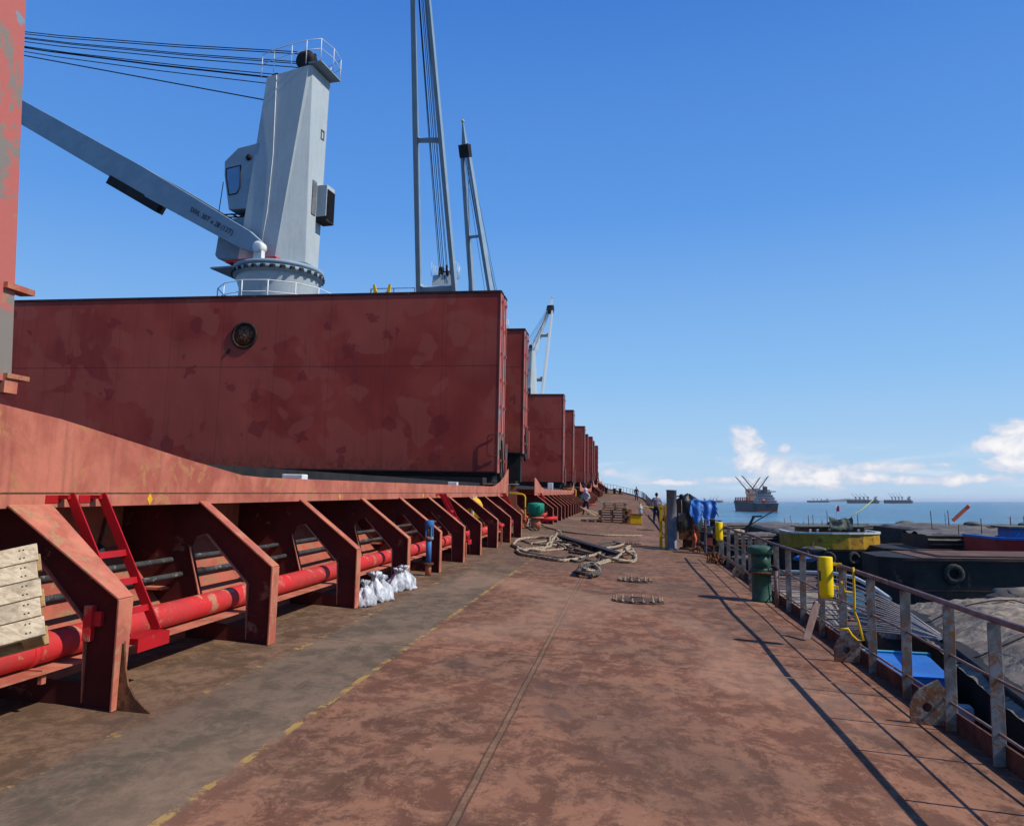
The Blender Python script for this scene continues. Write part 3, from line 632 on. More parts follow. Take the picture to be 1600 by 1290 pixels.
# ------------------------------------------------------------------ sacks
def sack(name_px, s, label, seed, small=False, lean=0):
    p = at(*name_px); t = thing('sack', label, 'sack', (p.x, p.y, p.z), rz=seed * 1.3, group='white plastic sacks by the stays')
    prof = [(.02, 0), (.165, .0), (.18, .03), (.165, .10), (.135, .17), (.095, .23), (.05, .275), (.032, .30), (.05, .33), (.085, .37), (.02, .38)]
    n = 36; vs = []
    for i, (r, z) in enumerate(prof):
        for k in range(n):
            a = 2 * PI * k / n; q = Vector((math.cos(a) * 2, math.sin(a) * 2, z * 9 + seed * 5))
            rr = r * (1 + .42 * noise.noise(q) + .28 * abs(noise.noise(q * 2.2)) - .10 + (.16 * math.sin(a * 6 + seed + z * 9) if z > .12 else .06 * math.sin(a * 4 + seed)))
            vs.append(Vector((rr * math.cos(a) * 1.12, rr * math.sin(a) * .85 + lean * z, z * .92 + .04 * noise.noise(q * 2))) * s)
    mb = MB().add(vs, [(i * n + k, i * n + (k + 1) % n, (i + 1) * n + (k + 1) % n, (i + 1) * n + k) for i in range(len(prof) - 1) for k in range(n)] + [tuple(reversed(range(n)))], True)
    mb.build('sack_body', M['bag'], t)
    MB().torus((0, lean * .3 * s, .278 * s), .036 * s, .007 * s).build('tie', M['white'], t)
for i, (p, s, lab, ln) in enumerate([((572, 946), .92, 'crumpled white plastic sack nearest the camera at the foot of the third stay', .1), ((584, 938), 1.1, 'white plastic sack second from the camera, tallest of the near group', 0), ((597, 937), .95, 'white plastic sack in the middle of the five at the stay', -.1),
        ((615, 923), .95, 'white plastic sack fourth from the camera, knotted top leaning', .15), ((630, 920), 1.02, 'white plastic sack farthest of the five, against the fourth stay', -.05)]): sack(p, s, lab, i + 1, lean=ln)
sack((871, 811), 1.2, 'small white sack at the stays of the second coaming, nearer one', 7); sack((887, 805), 1.1, 'small white sack at the second coaming, farther one', 8)
sack((879, 807), .9, 'low grey white sack between the two at the second coaming', 9)
# ------------------------------------------------------------------ mushroom vents
def vent(p, h, r, m, label, rz=0, kind='tall', pipe_label=None):
    t = thing('mushroom_vent', label, 'vent', p, rz)
    if kind == 'tall':      # the dark green one by the rail
        MB().lathe([(r * 1.05, 0), (r * 1.05, .03), (r, .04), (r, .52 * h), (r * 1.1, .53 * h), (r * 1.1, .60 * h)], n=24).build('trunk', m, t)
        MB().lathe([(r * .95, .60 * h), (r * 1.0, .62 * h), (r * 1.02, .80 * h), (r * .95, .84 * h)], n=24).build('neck', m, t)
        MB().lathe([(r * .9, .83 * h), (r * 1.38, .85 * h), (r * 1.42, .88 * h), (r * 1.42, .95 * h), (r * 1.3, .975 * h), (r * .5, h), (.0001, h)], n=28).build('hood', m, t)
        MB().lathe([(r * .55, 0), (r * .6, .02), (r * .6, r * 1.2), (r * .0001, r * 1.22)], (0, -.0, .72 * h), 20, Matrix.Rotation(PI / 2, 3, 'X') @ Matrix.Rotation(R(0), 3, 'Z')).build('side_valve', m, t)
        MB().lathe([(r * 1.0, 0), (r * 1.55, .0), (r * 1.55, .035), (r * 1.0, .035)], (.04, -.03, .50 * h), 20).build('clamp_ring', M['rusty'], t)
        MB().bar((.16, -.13, .52 * h), (.20, -.12, .65 * h), .05, .02).build('clamp_lug', M['galv'], t)
        MB().box(-.02, -.0, h * .99, .03, .03, h * 1.09).build('top_tab', M['galv'], t)
    else:
        MB().lathe([(r * .62, 0), (r * .62, .42 * h)], n=20).build('stand_pipe', M['flange'], t)
        MB().lathe([(r * .95, .40 * h), (r * 1.0, .41 * h), (r * 1.0, .45 * h), (r * .8, .46 * h)], n=20).build('stand_flange', M['flange'], t)
        MB().lathe([(r * .7, .45 * h), (r * .7, .58 * h), (r * 1.05, .60 * h), (r * 1.05, .92 * h), (r * .98, .97 * h), (r * .2, h), (.0001, h)], n=22).build('hood', m, t)
        MB().bar((-r * 1.5, 0, .78 * h), (r * .4, 0, .78 * h), .12, .06).box(r * .4, -r * 1.08, .62 * h, r * .65, -r * .8, .88 * h).build('side_handle', m, t)
        MB().tube([(r * .5, 0, .35 * h), (r * 2.6, .2, .42 * h)], .08, 12).build('branch_pipe', M['fire'], t)
    return t
vent((2.19, 13.42, zd(2.19)), .90, .155, M['green'], 'dark green mushroom vent with rusty clamp ring beside the railing')
vent(at(837, 826), 1.08, .33, M['teal'], 'teal green capped vent at the gap after the nearest coaming', kind='low')
vent(at(912, 798), 1.30, .38, M['teal'], 'distant teal green vent beside the worker in the pale hood', kind='low')
t = thing('sounding_pipe', 'short slim rusty pipe post in front of the green vent', 'pipe', at(1214, 949))
MB().tube([(0, 0, 0), (0, 0, .58)], .03, 12).build('pipe', M['rail'], t); MB().lathe([(.034, .57), (.04, .575), (.04, .62), (.02, .63)], n=12).build('screw_cap', M['black'], t)
# ------------------------------------------------------------------ canisters and yellow hook on the rail
def canister(top_px, bot_px, X, r, label, lab_plate=True):
    b_ = at(*bot_px, X=X); h = at(*top_px, X=X).z - b_.z
    t = thing('canister', label, 'canister', b_, group='yellow canisters hung on the rail')
    MB().lathe([(.0001, 0), (r * .7, .004), (r * .97, .03), (r, .06), (r, h - .012), (r * .94, h - .004), (.0001, h)], n=28).build('tube_body', M['canister'], t)
    for z in (.12, h - .1): MB().box(r * .9, -.012, z, r + .1, .012, z + .03).build('bracket', M['yellow'], t)
    if lab_plate:
        vs = []; 
        for z in (h * .42, h * .66):
            for k in range(6): a = R(172 + 8 * k); vs.append(((r + .002) * math.cos(a), (r + .002) * math.sin(a), z))
        MB().add(vs, [(k, k + 1, 7 + k, 6 + k) for k in range(5)], True).build('label_plate', M['label'], t)
canister((1290, 869), (1292, 935), 2.28, .077, 'large yellow canister hung on the rail past the nearest posts')
canister((1123, 815), (1124, 845), 2.28, .085, 'small looking yellow canister on the rail by the steel rack', False)
t = thing('davit_hook', 'bent yellow pipe hook hanging from the handrail', 'hook', rail_pt(8.95, .93) + Vector((-.03, 0, 0)))
H0 = rail_pt(8.95, .93) + Vector((-.03, 0, 0))
def rp(px, py, X=2.34): return at(px, py, X=X) - H0
q = [(1333, 886), (1334, 905), (1335, 925), (1335, 955), (1341, 970), (1349, 1000), (1340, 1000), (1331, 992), (1325, 982), (1312, 983)]
pts = [at(a, b_, Y=8.8) - H0 for a, b_ in q]
MB().tube(pts, .013, 8).build('bent_pipe', M['yellow'], t)
MB().tube([at(a, b_, Y=8.8) - H0 for a, b_ in ((1314, 908), (1317, 914), (1320, 924), (1334, 925))], .011, 8).build('side_prong', M['yellow'], t)
# ------------------------------------------------------------------ manhole covers
M['mplate'] = paint('manhole_plate', (.085, .065, .05), (.045, .035, .03), 8, .4, rough=.7)
def manhole(px, py, label, rx=.25, ry=.17, k=14, rz=0.0):
    p = at(px, py); t = thing('manhole_cover', label, 'manhole cover', p, rz, group='oval studded manhole covers on the deck')
    M2 = Matrix(((rx, 0, 0), (0, ry, 0), (0, 0, 1)))
    MB().lathe([(1.18, -.01), (1.18, .02), (1.0, .024), (1.0, .036), (.0001, .036)], n=30, M=M2, smooth=False).build('cover_plate', M['mplate'], t)
    for i in range(k):
        a = 2 * PI * i / k; c = Vector((rx * 1.08 * math.cos(a), ry * 1.06 * math.sin(a), .024))
        MB().lathe([(.026, 0), (.026, .022), (.013, .024), (.013, .06), (.0001, .062)], c, 8).build('stud', M['studs'], t)
    MB().tube([(-.1, 0, .035), (-.1, 0, .07), (.1, 0, .07), (.1, 0, .035)], .008, 6).build('handle', M['rusty'], t)
M['studs'] = paint('stud_brass_rust', (.30, .22, .14), (.2, .12, .07), 9, .3, rough=.6)
manhole(996, 940, 'oval manhole cover with studs nearest the camera', .34, .24)
manhole(992, 908, 'oval manhole cover second from the camera, right of the short rope bundle', .28, .2)
manhole(985, 850, 'oval manhole cover beside the long rope pile, third from the camera', .3, .24)
manhole(1009, 828, 'farthest oval manhole cover, in front of the yellow posts', .34, .3)
# ------------------------------------------------------------------ ropes
def rope(pxs, r, m, label, name='rope', lift=.0, name2='mooring rope', bumpz=(), n=7):
    pts = [at(*p[:2]) + Vector((0, 0, r + (p[2] if len(p) > 2 else 0))) for p in pxs]; o = pts[0].copy(); sm = []
    for i in range(len(pts) - 1):
        p0 = pts[max(0, i - 1)]; p1 = pts[i]; p2 = pts[i + 1]; p3 = pts[min(len(pts) - 1, i + 2)]
        for k in range(5):
            u = k / 5; sm.append(.5 * ((2 * p1) + (-p0 + p2) * u + (2 * p0 - 5 * p1 + 4 * p2 - p3) * u * u + (-p0 + 3 * p1 - 3 * p2 + p3) * u ** 3) - o)
    sm.append(pts[-1] - o)
    fine = []
    for i in range(len(sm) - 1):
        k = max(1, int((sm[i + 1] - sm[i]).length / (r * 1.3)))
        fine += [sm[i].lerp(sm[i + 1], j / k) for j in range(k)]
    fine.append(sm[-1]); rr_ = random.Random(len(fine)); mb = MB()
    fine = [p + Vector((noise.noise(p * 1.7 + o), noise.noise(p * 1.7 + o + Vector((5, 0, 0))), 0)) * r * 1.2 for p in fine]
    for st in range(3):
        ps = []
        for i, p in enumerate(fine):
            d = fine[min(i + 1, len(fine) - 1)] - fine[max(0, i - 1)]; d = d.normalized() if d.length > 1e-9 else Vector((1, 0, 0))
            a = d.cross(Vector((0, 0, 1))); a = a.normalized() if a.length > 1e-6 else Vector((1, 0, 0)); b_ = a.cross(d); th = i * .62 + st * 2 * PI / 3
            ps.append(p + (a * math.cos(th) + b_ * math.sin(th)) * r * .5)
        mb.tube(ps, r * .56, 5)
    return tag(mb.build(name, m, loc=o), label, name2)
rope([(868, 838, .1), (862, 850, .05), (856, 857), (838, 859), (815, 862), (808, 858), (803, 850), (812, 844), (830, 842), (852, 843, .03), (872, 846, .05)], .046, M['tan'], 'thick pale loop at the left of the big rope pile')
rope([(870, 841, .12), (858, 852, .06), (848, 860), (830, 861), (812, 859), (810, 866), (840, 872), (880, 878), (915, 872), (950, 862)], .040, M['tan'], 'pale rope strand crossing the middle of the big rope pile')
rope([(808, 858), (822, 865), (850, 871), (885, 876), (905, 879), (917, 874, .05), (914, 868), (890, 864)], .034, M['darkrope'], 'dark rope strand looping low at the front of the big rope pile')
rope([(866, 846), (885, 855), (905, 862), (935, 868), (960, 866)], .034, M['darkrope'], 'dark rope strand lying along the steel beam')
rope([(820, 848), (845, 852), (880, 853), (905, 848), (882, 846), (850, 847), (828, 851)], .034, M['tan'], 'thin pale coil at the back of the big rope pile')
rope([(955, 851), (972, 853, .03), (965, 858, .05), (948, 862, .06), (962, 868, .07), (985, 862, .05), (992, 870), (990, 878), (970, 880, .03), (945, 876, .05), (935, 868)], .040, M['tan'], 'knotted pale rope tangle at the right end of the rope pile')
rope([(985, 858, .06), (978, 864, .1), (982, 872, .1), (994, 876, .03), (985, 880), (958, 878), (935, 884), (922, 888), (915, 894)], .040, M['tan'], 'thick pale rope running from the tangle to the short bundle', n=8)
rope([(990, 866, .05), (975, 870, .1), (965, 876, .06), (940, 880), (925, 884), (912, 890)], .036, M['tan'], 'second pale rope strand running beside it to the short bundle')
rope([(898, 898, .02), (915, 903, .04), (933, 902, .03), (937, 894, .06), (925, 889, .08), (908, 893, .08), (902, 901, .06), (918, 896, .12), (934, 898, .08), (926, 905, .02)], .040, M['darkrope'], 'dark end coil of the short rope bundle, nearest rope on deck')
rope([(905, 893, .05), (918, 890, .1), (930, 892, .1), (936, 899, .05), (920, 902, .1), (908, 898, .1)], .036, M['tan'], 'pale lashing wound over the short rope bundle')
rope([(838, 817, .3), (845, 822, .05), (870, 829), (900, 834), (940, 837), (975, 838), (1003, 838)], .036, M['tan'], 'long pale hose stretched across the deck from the teal vent', name='deck_hose', name2='hose')
for i in range(4): rope([(822 + 2 * i, 812, .5 - .1 * i), (826 + 3 * i, 818, .2), (824 + 4 * i, 824, .02), (832 + 3 * i, 829)], .03, (M['tan'], M['darkrope'])[i % 2], ['pale rope end hanging on the last stay by the hose', 'dark rope end spilling beside the last stay', 'pale rope tail lying in front of the teal vent', 'dark rope tail nearest the teal vent'][i])
rope([(806, 852), (822, 858), (842, 862), (868, 860), (884, 858), (872, 853, .04), (858, 848, .06), (866, 840, .1)], .032, M['tan'], 'inner pale strand of the left loop in the rope pile')
rope([(815, 846), (838, 850), (868, 849, .04), (892, 852, .04), (905, 857, .03), (893, 860), (868, 857)], .03, M['darkrope'], 'short dark strand coiled inside the left loop')
rope([(925, 860, .04), (945, 858, .06), (962, 852, .05), (958, 848), (940, 850), (928, 856), (940, 864), (968, 872, .05), (975, 868, .1)], .032, M['darkrope'], 'dark strand knotted over the beam end')
rope([(812, 864), (840, 868), (870, 873), (892, 873, .03), (925, 878), (945, 872), (965, 873, .04)], .03, M['darkrope'], 'long dark strand along the front edge of the rope pile')
t = thing('steel_beam', 'dark steel lifting beam lying across the deck behind the ropes', 'beam', at(872, 842))
a, c_ = at(872, 842), at(968, 872); d = c_ - a
MB().bar((0, 0, .13), d + Vector((0, 0, .13)), .22, .025).bar((0, 0, .015), d + Vector((0, 0, .015)), .22, .025).bar((0, 0, .07), d + Vector((0, 0, .07)), .03, .09).build('beam_section', M['black'], t)
MB().torus((0, 0, .2), .09, .025, Matrix.Rotation(PI / 2, 3, 'X')).build('end_shackle', M['tan'], t)
# ------------------------------------------------------------------ pallets and gear amidships
def pallet(p, rz, w, l, m, label, grp, h=.13):
    t = thing('pallet', label, 'pallet', p, rz, group=grp)
    top = MB(); n = 6
    for k in range(n): x = -w / 2 + (w - .1) * k / (n - 1); top.box(x, -l / 2, h - .02, x + .1, l / 2, h)
    for k in (0, 2.5, 5): x = -w / 2 + (w - .1) * k / 5; top.box(x, -l / 2, 0, x + .1, l / 2, .018)
    top.build('deck_boards', m, t)
    s = MB()
    for y in (-l / 2, -.05, l / 2 - .1):
        for k in (0, 2.5, 5): x = -w / 2 + (w - .12) * k / 5; s.box(x, y, .019, x + .12, y + .1, h - .021)
    s.build('blocks', m, t); return t
pc = at(957, 816); rnd = random.Random(4)
words = ['bottom', 'second', 'third', 'fourth', 'fifth', 'sixth', 'seventh', 'top']
for k in range(8):
    m = M['oldwood'] if k not in (5, 6) else M['midwood']
    pallet(pc + Vector((rnd.uniform(-.06, .06) + (.1 if k > 4 else 0), rnd.uniform(-.05, .05), .134 * k)), R(90 + rnd.uniform(-5, 5)), 1.1, 1.4 if k < 6 else 1.25, m, '%s wooden pallet of the stack amidships' % words[k] if k not in (0, 7) else '%s pallet of the wooden stack amidships' % words[k], 'stacked wooden pallets amidships')
q = at(926, 815)
t = pallet(q, R(20), 1.0, 1.0, M['oldwood'], 'dark pallet lying flat left of the stack', 'loose pallets')
q = at(918, 806); t = thing('plank_bundle', 'pale planks propped aslant left of the pallet stack', 'planks', q)
for k in range(4): MB().bar((-.5 + .22 * k, .1 * k, .62 - .08 * k), (.35 + .22 * k, -.6 + .1 * k, .05), .16, .03).build('plank', M['midwood' if k % 2 else 'oldwood'], t)
q = at(935, 790); t = thing('canvas_bundle', 'greyish canvas bundle heaped behind the pallet stack', 'bundle', q)
MB().ball((0, 0, .28), .5, 14, (1.5, .8, .62), .5).build('bundle_body', M['sandbag'], t); MB().torus((0, 0, .28), .36, .02, Matrix.Rotation(PI / 2, 3, 'Y')).build('lashing', M['darkrope'], t)
t = thing('yellow_box', 'rust stained yellow steel box right of the pallet stack', 'box', at(994, 819))
MB().box(-.3, -.25, .03, .3, .25, .52).build('box_body', M['yellow'], t, bevel=.01); MB().box(-.33, -.28, .5, .33, .28, .56).build('box_lid', M['rusty'], t); MB().box(-.3, -.27, 0, -.2, .27, .03).box(.2, -.27, 0, .3, .27, .03).build('skid', M['rusty'], t)
t = thing('dark_drum', 'dark brown drum between the pallet stack and the yellow box', 'drum', at(980, 817))
MB().lathe([(.27, 0), (.28, .02), (.27, .04), (.27, .36), (.285, .38), (.27, .4), (.27, .74), (.28, .76), (.26, .78), (.0001, .77)], n=20).build('drum_body', M['rusty'], t)
t = thing('hose_stand', 'white hose stand wrapped with yellow strap behind the yellow box', 'stand', at(1001, 806))
MB().tube([(0, 0, 0), (0, 0, .9)], .05, 10).ball((0, 0, .45), .16, 10, (1, 1, 2.2), .4).build('wrapped_post', M['bag'], t); MB().bar((-.1, -.1, .8), (1.2, .3, .62), .06, .04).torus((0, 0, .6), .17, .03).build('strap', M['canister'], t)
for (px, py, h, lab) in ((944, 765, 1.0, 'dark mooring bollard pair on the raised bow deck, leftmost'), (965, 771, 1.0, 'dark mooring bollard pair on the raised bow deck, rightmost')):
    y = 126; x = (px - 979) / 1200 * y; t = thing('bollard', lab, 'bollard', (x, y, zd(x, y)), group='bollards on the bow deck')
    for s in (-.45, .45): MB().lathe([(.25, 0), (.22, .1), (.22, .75), (.3, .8), (.3, .9), (.0001, .92)], (s, 0, 0), 14).build('post', M['black'], t)
    MB().box(-.9, -.35, -.05, .9, .35, .06).build('bed_plate', M['rusty'], t)
# ------------------------------------------------------------------ items right of centre by the rail
t = thing('yellow_guide_post', 'pair of tall yellow steel posts beside the grey pillar', 'post', at(1038, 856))
for x in (-.10, .06): MB().bar((x, 0, 0), (x, 0, 1.38), .10, .09).build('post', M['yellow'], t, bevel=.006)
MB().box(-.14, -.05, .0, .12, .05, .03).box(-.15, -.03, .95, .11, .06, 1.0).box(-.15, -.03, .3, .11, .06, .34).box(-.17, -.05, 1.18, -.02, .06, 1.26).build('cross_tie', M['yellow'], t)
t = thing('grey_pillar', 'tall grey steel pipe pillar with a small lamp bracket', 'pillar', at(1050, 858))
MB().lathe([(.2, 0), (.2, .03), (.155, .04), (.155, 1.78), (.165, 1.785), (.165, 1.81), (.15, 1.815), (.0001, 1.815)], n=28).build('pipe_column', M['pillar'], t)
MB().ball((.3, -.02, 1.62), .075, 10).bar((.1, 0, 1.62), (.3, 0, 1.62), .04, .04).build('lamp_head', M['black'], t)
MB().tube([(.3, 0, 1.55), (.31, 0, 1.0), (.30, .0, .5)], .012, 6).box(.2, -.05, .86, .42, .05, 1.1).build('cable_box', M['galv'], t)
def drape(name, m, label, base, outl, cat, seed=1):
    pass
t = thing('covered_winch', 'tall machine under a crumpled black tarpaulin beside the grey pillar', 'covered machine', at(1077, 858))
def dr(u, v):
    a = 2 * PI * u; r = .34 + .05 * math.sin(5 * a) * v + .06 * noise.noise(Vector((math.cos(a) * 2, math.sin(a) * 2, v * 3)))
    z = 1.66 - 1.05 * v + .06 * noise.noise(Vector((a, v, 3)) * 2)
    if v < .12: r *= v / .12 * .9 + .1; z += .05 * (1 - v / .12)
    return Vector((r * math.cos(a) * 1.05, r * math.sin(a) * .8, z))
MB().grid(dr, 36, 14).build('black_tarpaulin', M['tarpdark'], t)
MB().lathe([(.3, 0), (.3, .05), (.2, .08), (.2, 1.0), (.25, 1.1), (.0001, 1.4)], n=16).box(-.3, -.25, .3, .32, .2, .62).build('machine_body', M['rusty'], t)
MB().tube([(.1, -.3, .6), (.16, -.42, .35), (.1, -.34, .1)], .05, 8).build('orange_hose', M['orange'], t)
t = thing('blue_tarpaulin', 'bright blue tarpaulin thrown over a frame beside the black covered machine', 'tarpaulin', at(1097, 862))
def bt(u, v):
    x = -.32 + .74 * u; crest = 1.54 - .10 * abs(u - .45) ** 1.2; fold = math.sin(u * 17) * .05 * (.3 + v) + .04 * noise.noise(Vector((u * 5, v * 4, 2)))
    low = .30 + .42 * abs(math.sin(u * 6.6 + .2)) ** .7; d = v * low
    if u < .16: d *= .8
    return Vector((x + .12 * (u - .5) * v, -.16 - .16 * v + fold, crest - d + .03 * math.sin(u * 9)))
def bt2(u, v): p = bt(u, v * .8); p.y = .16 + .2 * v + .03 * math.sin(u * 14); return p
MB().grid(bt, 30, 14).grid(lambda u, v: bt(u, 0).lerp(bt2(u, 0), v) + Vector((0, 0, .03 * math.sin(v * PI))), 30, 3).grid(bt2, 30, 10).build('tarpaulin_cloth', M['tarpblue'], t)
MB().bar((-.26, 0, 0), (-.22, 0, 1.44), .06, .06).bar((.36, 0, 0), (.33, 0, 1.42), .06, .06).bar((-.24, 0, 1.42), (.36, 0, 1.42), .05, .05).build('frame', M['rusty'], t)
t = thing('steel_rack', 'open rusty steel rack with shelves of loose gear under the blue tarpaulin', 'rack', at(1104, 866))
for x in (0, .42):
    for y in (0, .45): MB().bar((x, y, 0), (x, y, .98), .035, .035).build('upright', M['galv'], t)
for z in (.25, .58, .96): MB().box(-.02, -.02, z, .44, .47, z + .02).build('shelf', M['rusty'], t)
for i, (x, z, r, m) in enumerate([(.12, .27, .09, 'orange'), (.3, .27, .1, 'black'), (.12, .60, .1, 'galv'), (.3, .6, .09, 'netgreen'), (.2, .82, .08, 'black')]):
    tt = thing('paint_tin', ['orange tin on the low rack shelf', 'black tin on the low rack shelf', 'grey tin on the middle rack shelf', 'greenish tin on the middle rack shelf', 'black tin hanging below the rack top'][i], 'tin', at(1104, 866) + Vector((x, .15, z)))
    MB().lathe([(r, 0), (r, .02), (r * .95, .03), (r * .95, .18), (r, .19), (.0001, .19)], n=14).build('tin_body', M[m], tt); MB().torus((0, 0, .19), r * .9, .006).build('tin_rim', M['galv'], tt)
for i, (px, py) in enumerate([(1088, 862), (1112, 872), (1122, 876), (1131, 882), (1118, 880)]):
    p = at(px, py); t = thing('chain_heap', ['rusty chain heap at the foot of the black covered machine', 'rusty chain heap in front of the steel rack', 'dark chain heap right of the rack under the small canister', 'brown chain heap at the rail foot past the rack', 'low rusty chain heap nearest the rack corner'][i], 'chain', p, group='rusty chain heaps by the rail')
    mb = MB(); rr = random.Random(i)
    for k in range(16):
        a = rr.uniform(0, 6.28); d = rr.uniform(0, .22); mb.torus((d * math.cos(a), d * math.sin(a), .03 + rr.uniform(0, .14) * (1 - d * 3)), .055, .014, Matrix.Rotation(rr.uniform(0, 3), 3, 'X') @ Matrix.Rotation(rr.uniform(0, 3), 3, 'Y'), 8, 5)
    mb.build('links', M['rusty'], t)
t = thing('deck_tool', 'long pale bar tool lying on deck between the worker and the yellow posts', 'tool', at(1014, 806))
c_ = at(1034, 832) - at(1014, 806); MB().tube([(0, 0, .05), c_ + Vector((0, 0, .04))], .03, 8).build('shaft', M['galv'], t); MB().box(-.12, -.1, 0, .12, .1, .12).build('tool_head', M['tan'], t)
# yellow fire pipe in the gap after the first coaming, platform rails
t = thing('yellow_standpipe', 'yellow pipe rising from deck and bending inboard after the nearest coaming', 'pipe', at(820, 815, X=-4.3))
o = t.location.copy(); MB().tube([(0, 0, -.25), (0, 0, 1.05), (-.05, 0, 1.13), (-.15, 0, 1.17), (-1.3, 0, 1.18)], .035, 10).build('pipe', M['yellow'], t); MB().torus((0, 0, .1), .07, .014).lathe([(.07, 0), (.07, .16)], (0, 0, -.02), 12).build('valve', M['fire'], t)
t = thing('yellow_standpipe', 'distant thin yellow pipe beside the far teal vent', 'pipe', (-4.3, 66.5, zd(-4.3))); MB().tube([(0, 0, 0), (0, 0, 1.7), (-.15, 0, 1.8), (-1.2, 0, 1.8)], .04, 8).build('pipe', M['yellow'], t); MB().lathe([(.08, .5), (.08, .7)], n=10).build('valve', M['fire'], t)
t = thing('cross_deck_railing', 'thin pale railing across the gap between the first two coamings', 'railing', (-4.9, 32.5, 0))
for x in (0, -1.2, -2.4, -3.6): MB().bar((x, 0, zd(-5)), (x, 0, 1.95), .035, .035).build('post', M['galv'], t)
MB().tube([(.4, 0, 1.93), (-9, 0, 1.93)], .018, 6).tube([(.4, 0, 1.6), (-9, 0, 1.6)], .014, 6).build('rails', M['galv'], t)
# yellow boom cradle standing behind the cover
t = thing('hook_cradle', 'yellow crutch for a crane hook showing over the big hatch cover', 'cradle', (-10.95, 32.6, 10.0))
cr = [(-.62, 1.15), (-.48, 1.2), (-.36, .75), (-.12, .45), (.12, .45), (.36, .75), (.48, 1.2), (.62, 1.15), (.55, .6), (.25, .18), (.1, .05), (.1, -.6), (-.1, -.6), (-.1, .05), (-.25, .18), (-.55, .6)]
MB().prism([(a * .68, b_ * .68) for a, b_ in cr], lambda a, b_, t_: Vector((a, t_, b_)), 0, .12).build('crutch', M['yellow'], t)
MB().bar((0, .06, -.35), (0, .06, -9.4), .18, .18).build('stem', M['grey'], t)
t = thing('walkway_railing', 'thin grey railing left of the yellow crutch over the big hatch cover', 'railing', (-13.9, 33.3, 9.6))
MB().tube([(0, 0, .95), (2.2, 0, .95), (2.25, 0, 1.2), (4.3, 0, 1.2), (4.35, 0, .6)], .02, 6).tube([(-.2, 0, .6), (1.2, 0, .68), (1.25, 0, .4)], .018, 6).build('top_rail', M['galv'], t)
for x in (0, 1.1, 2.2, 3.3, 4.3): MB().bar((x, 0, -9.0), (x, 0, .95 if x < 2.2 else 1.2), .035, .035).build('post', M['galv'], t)
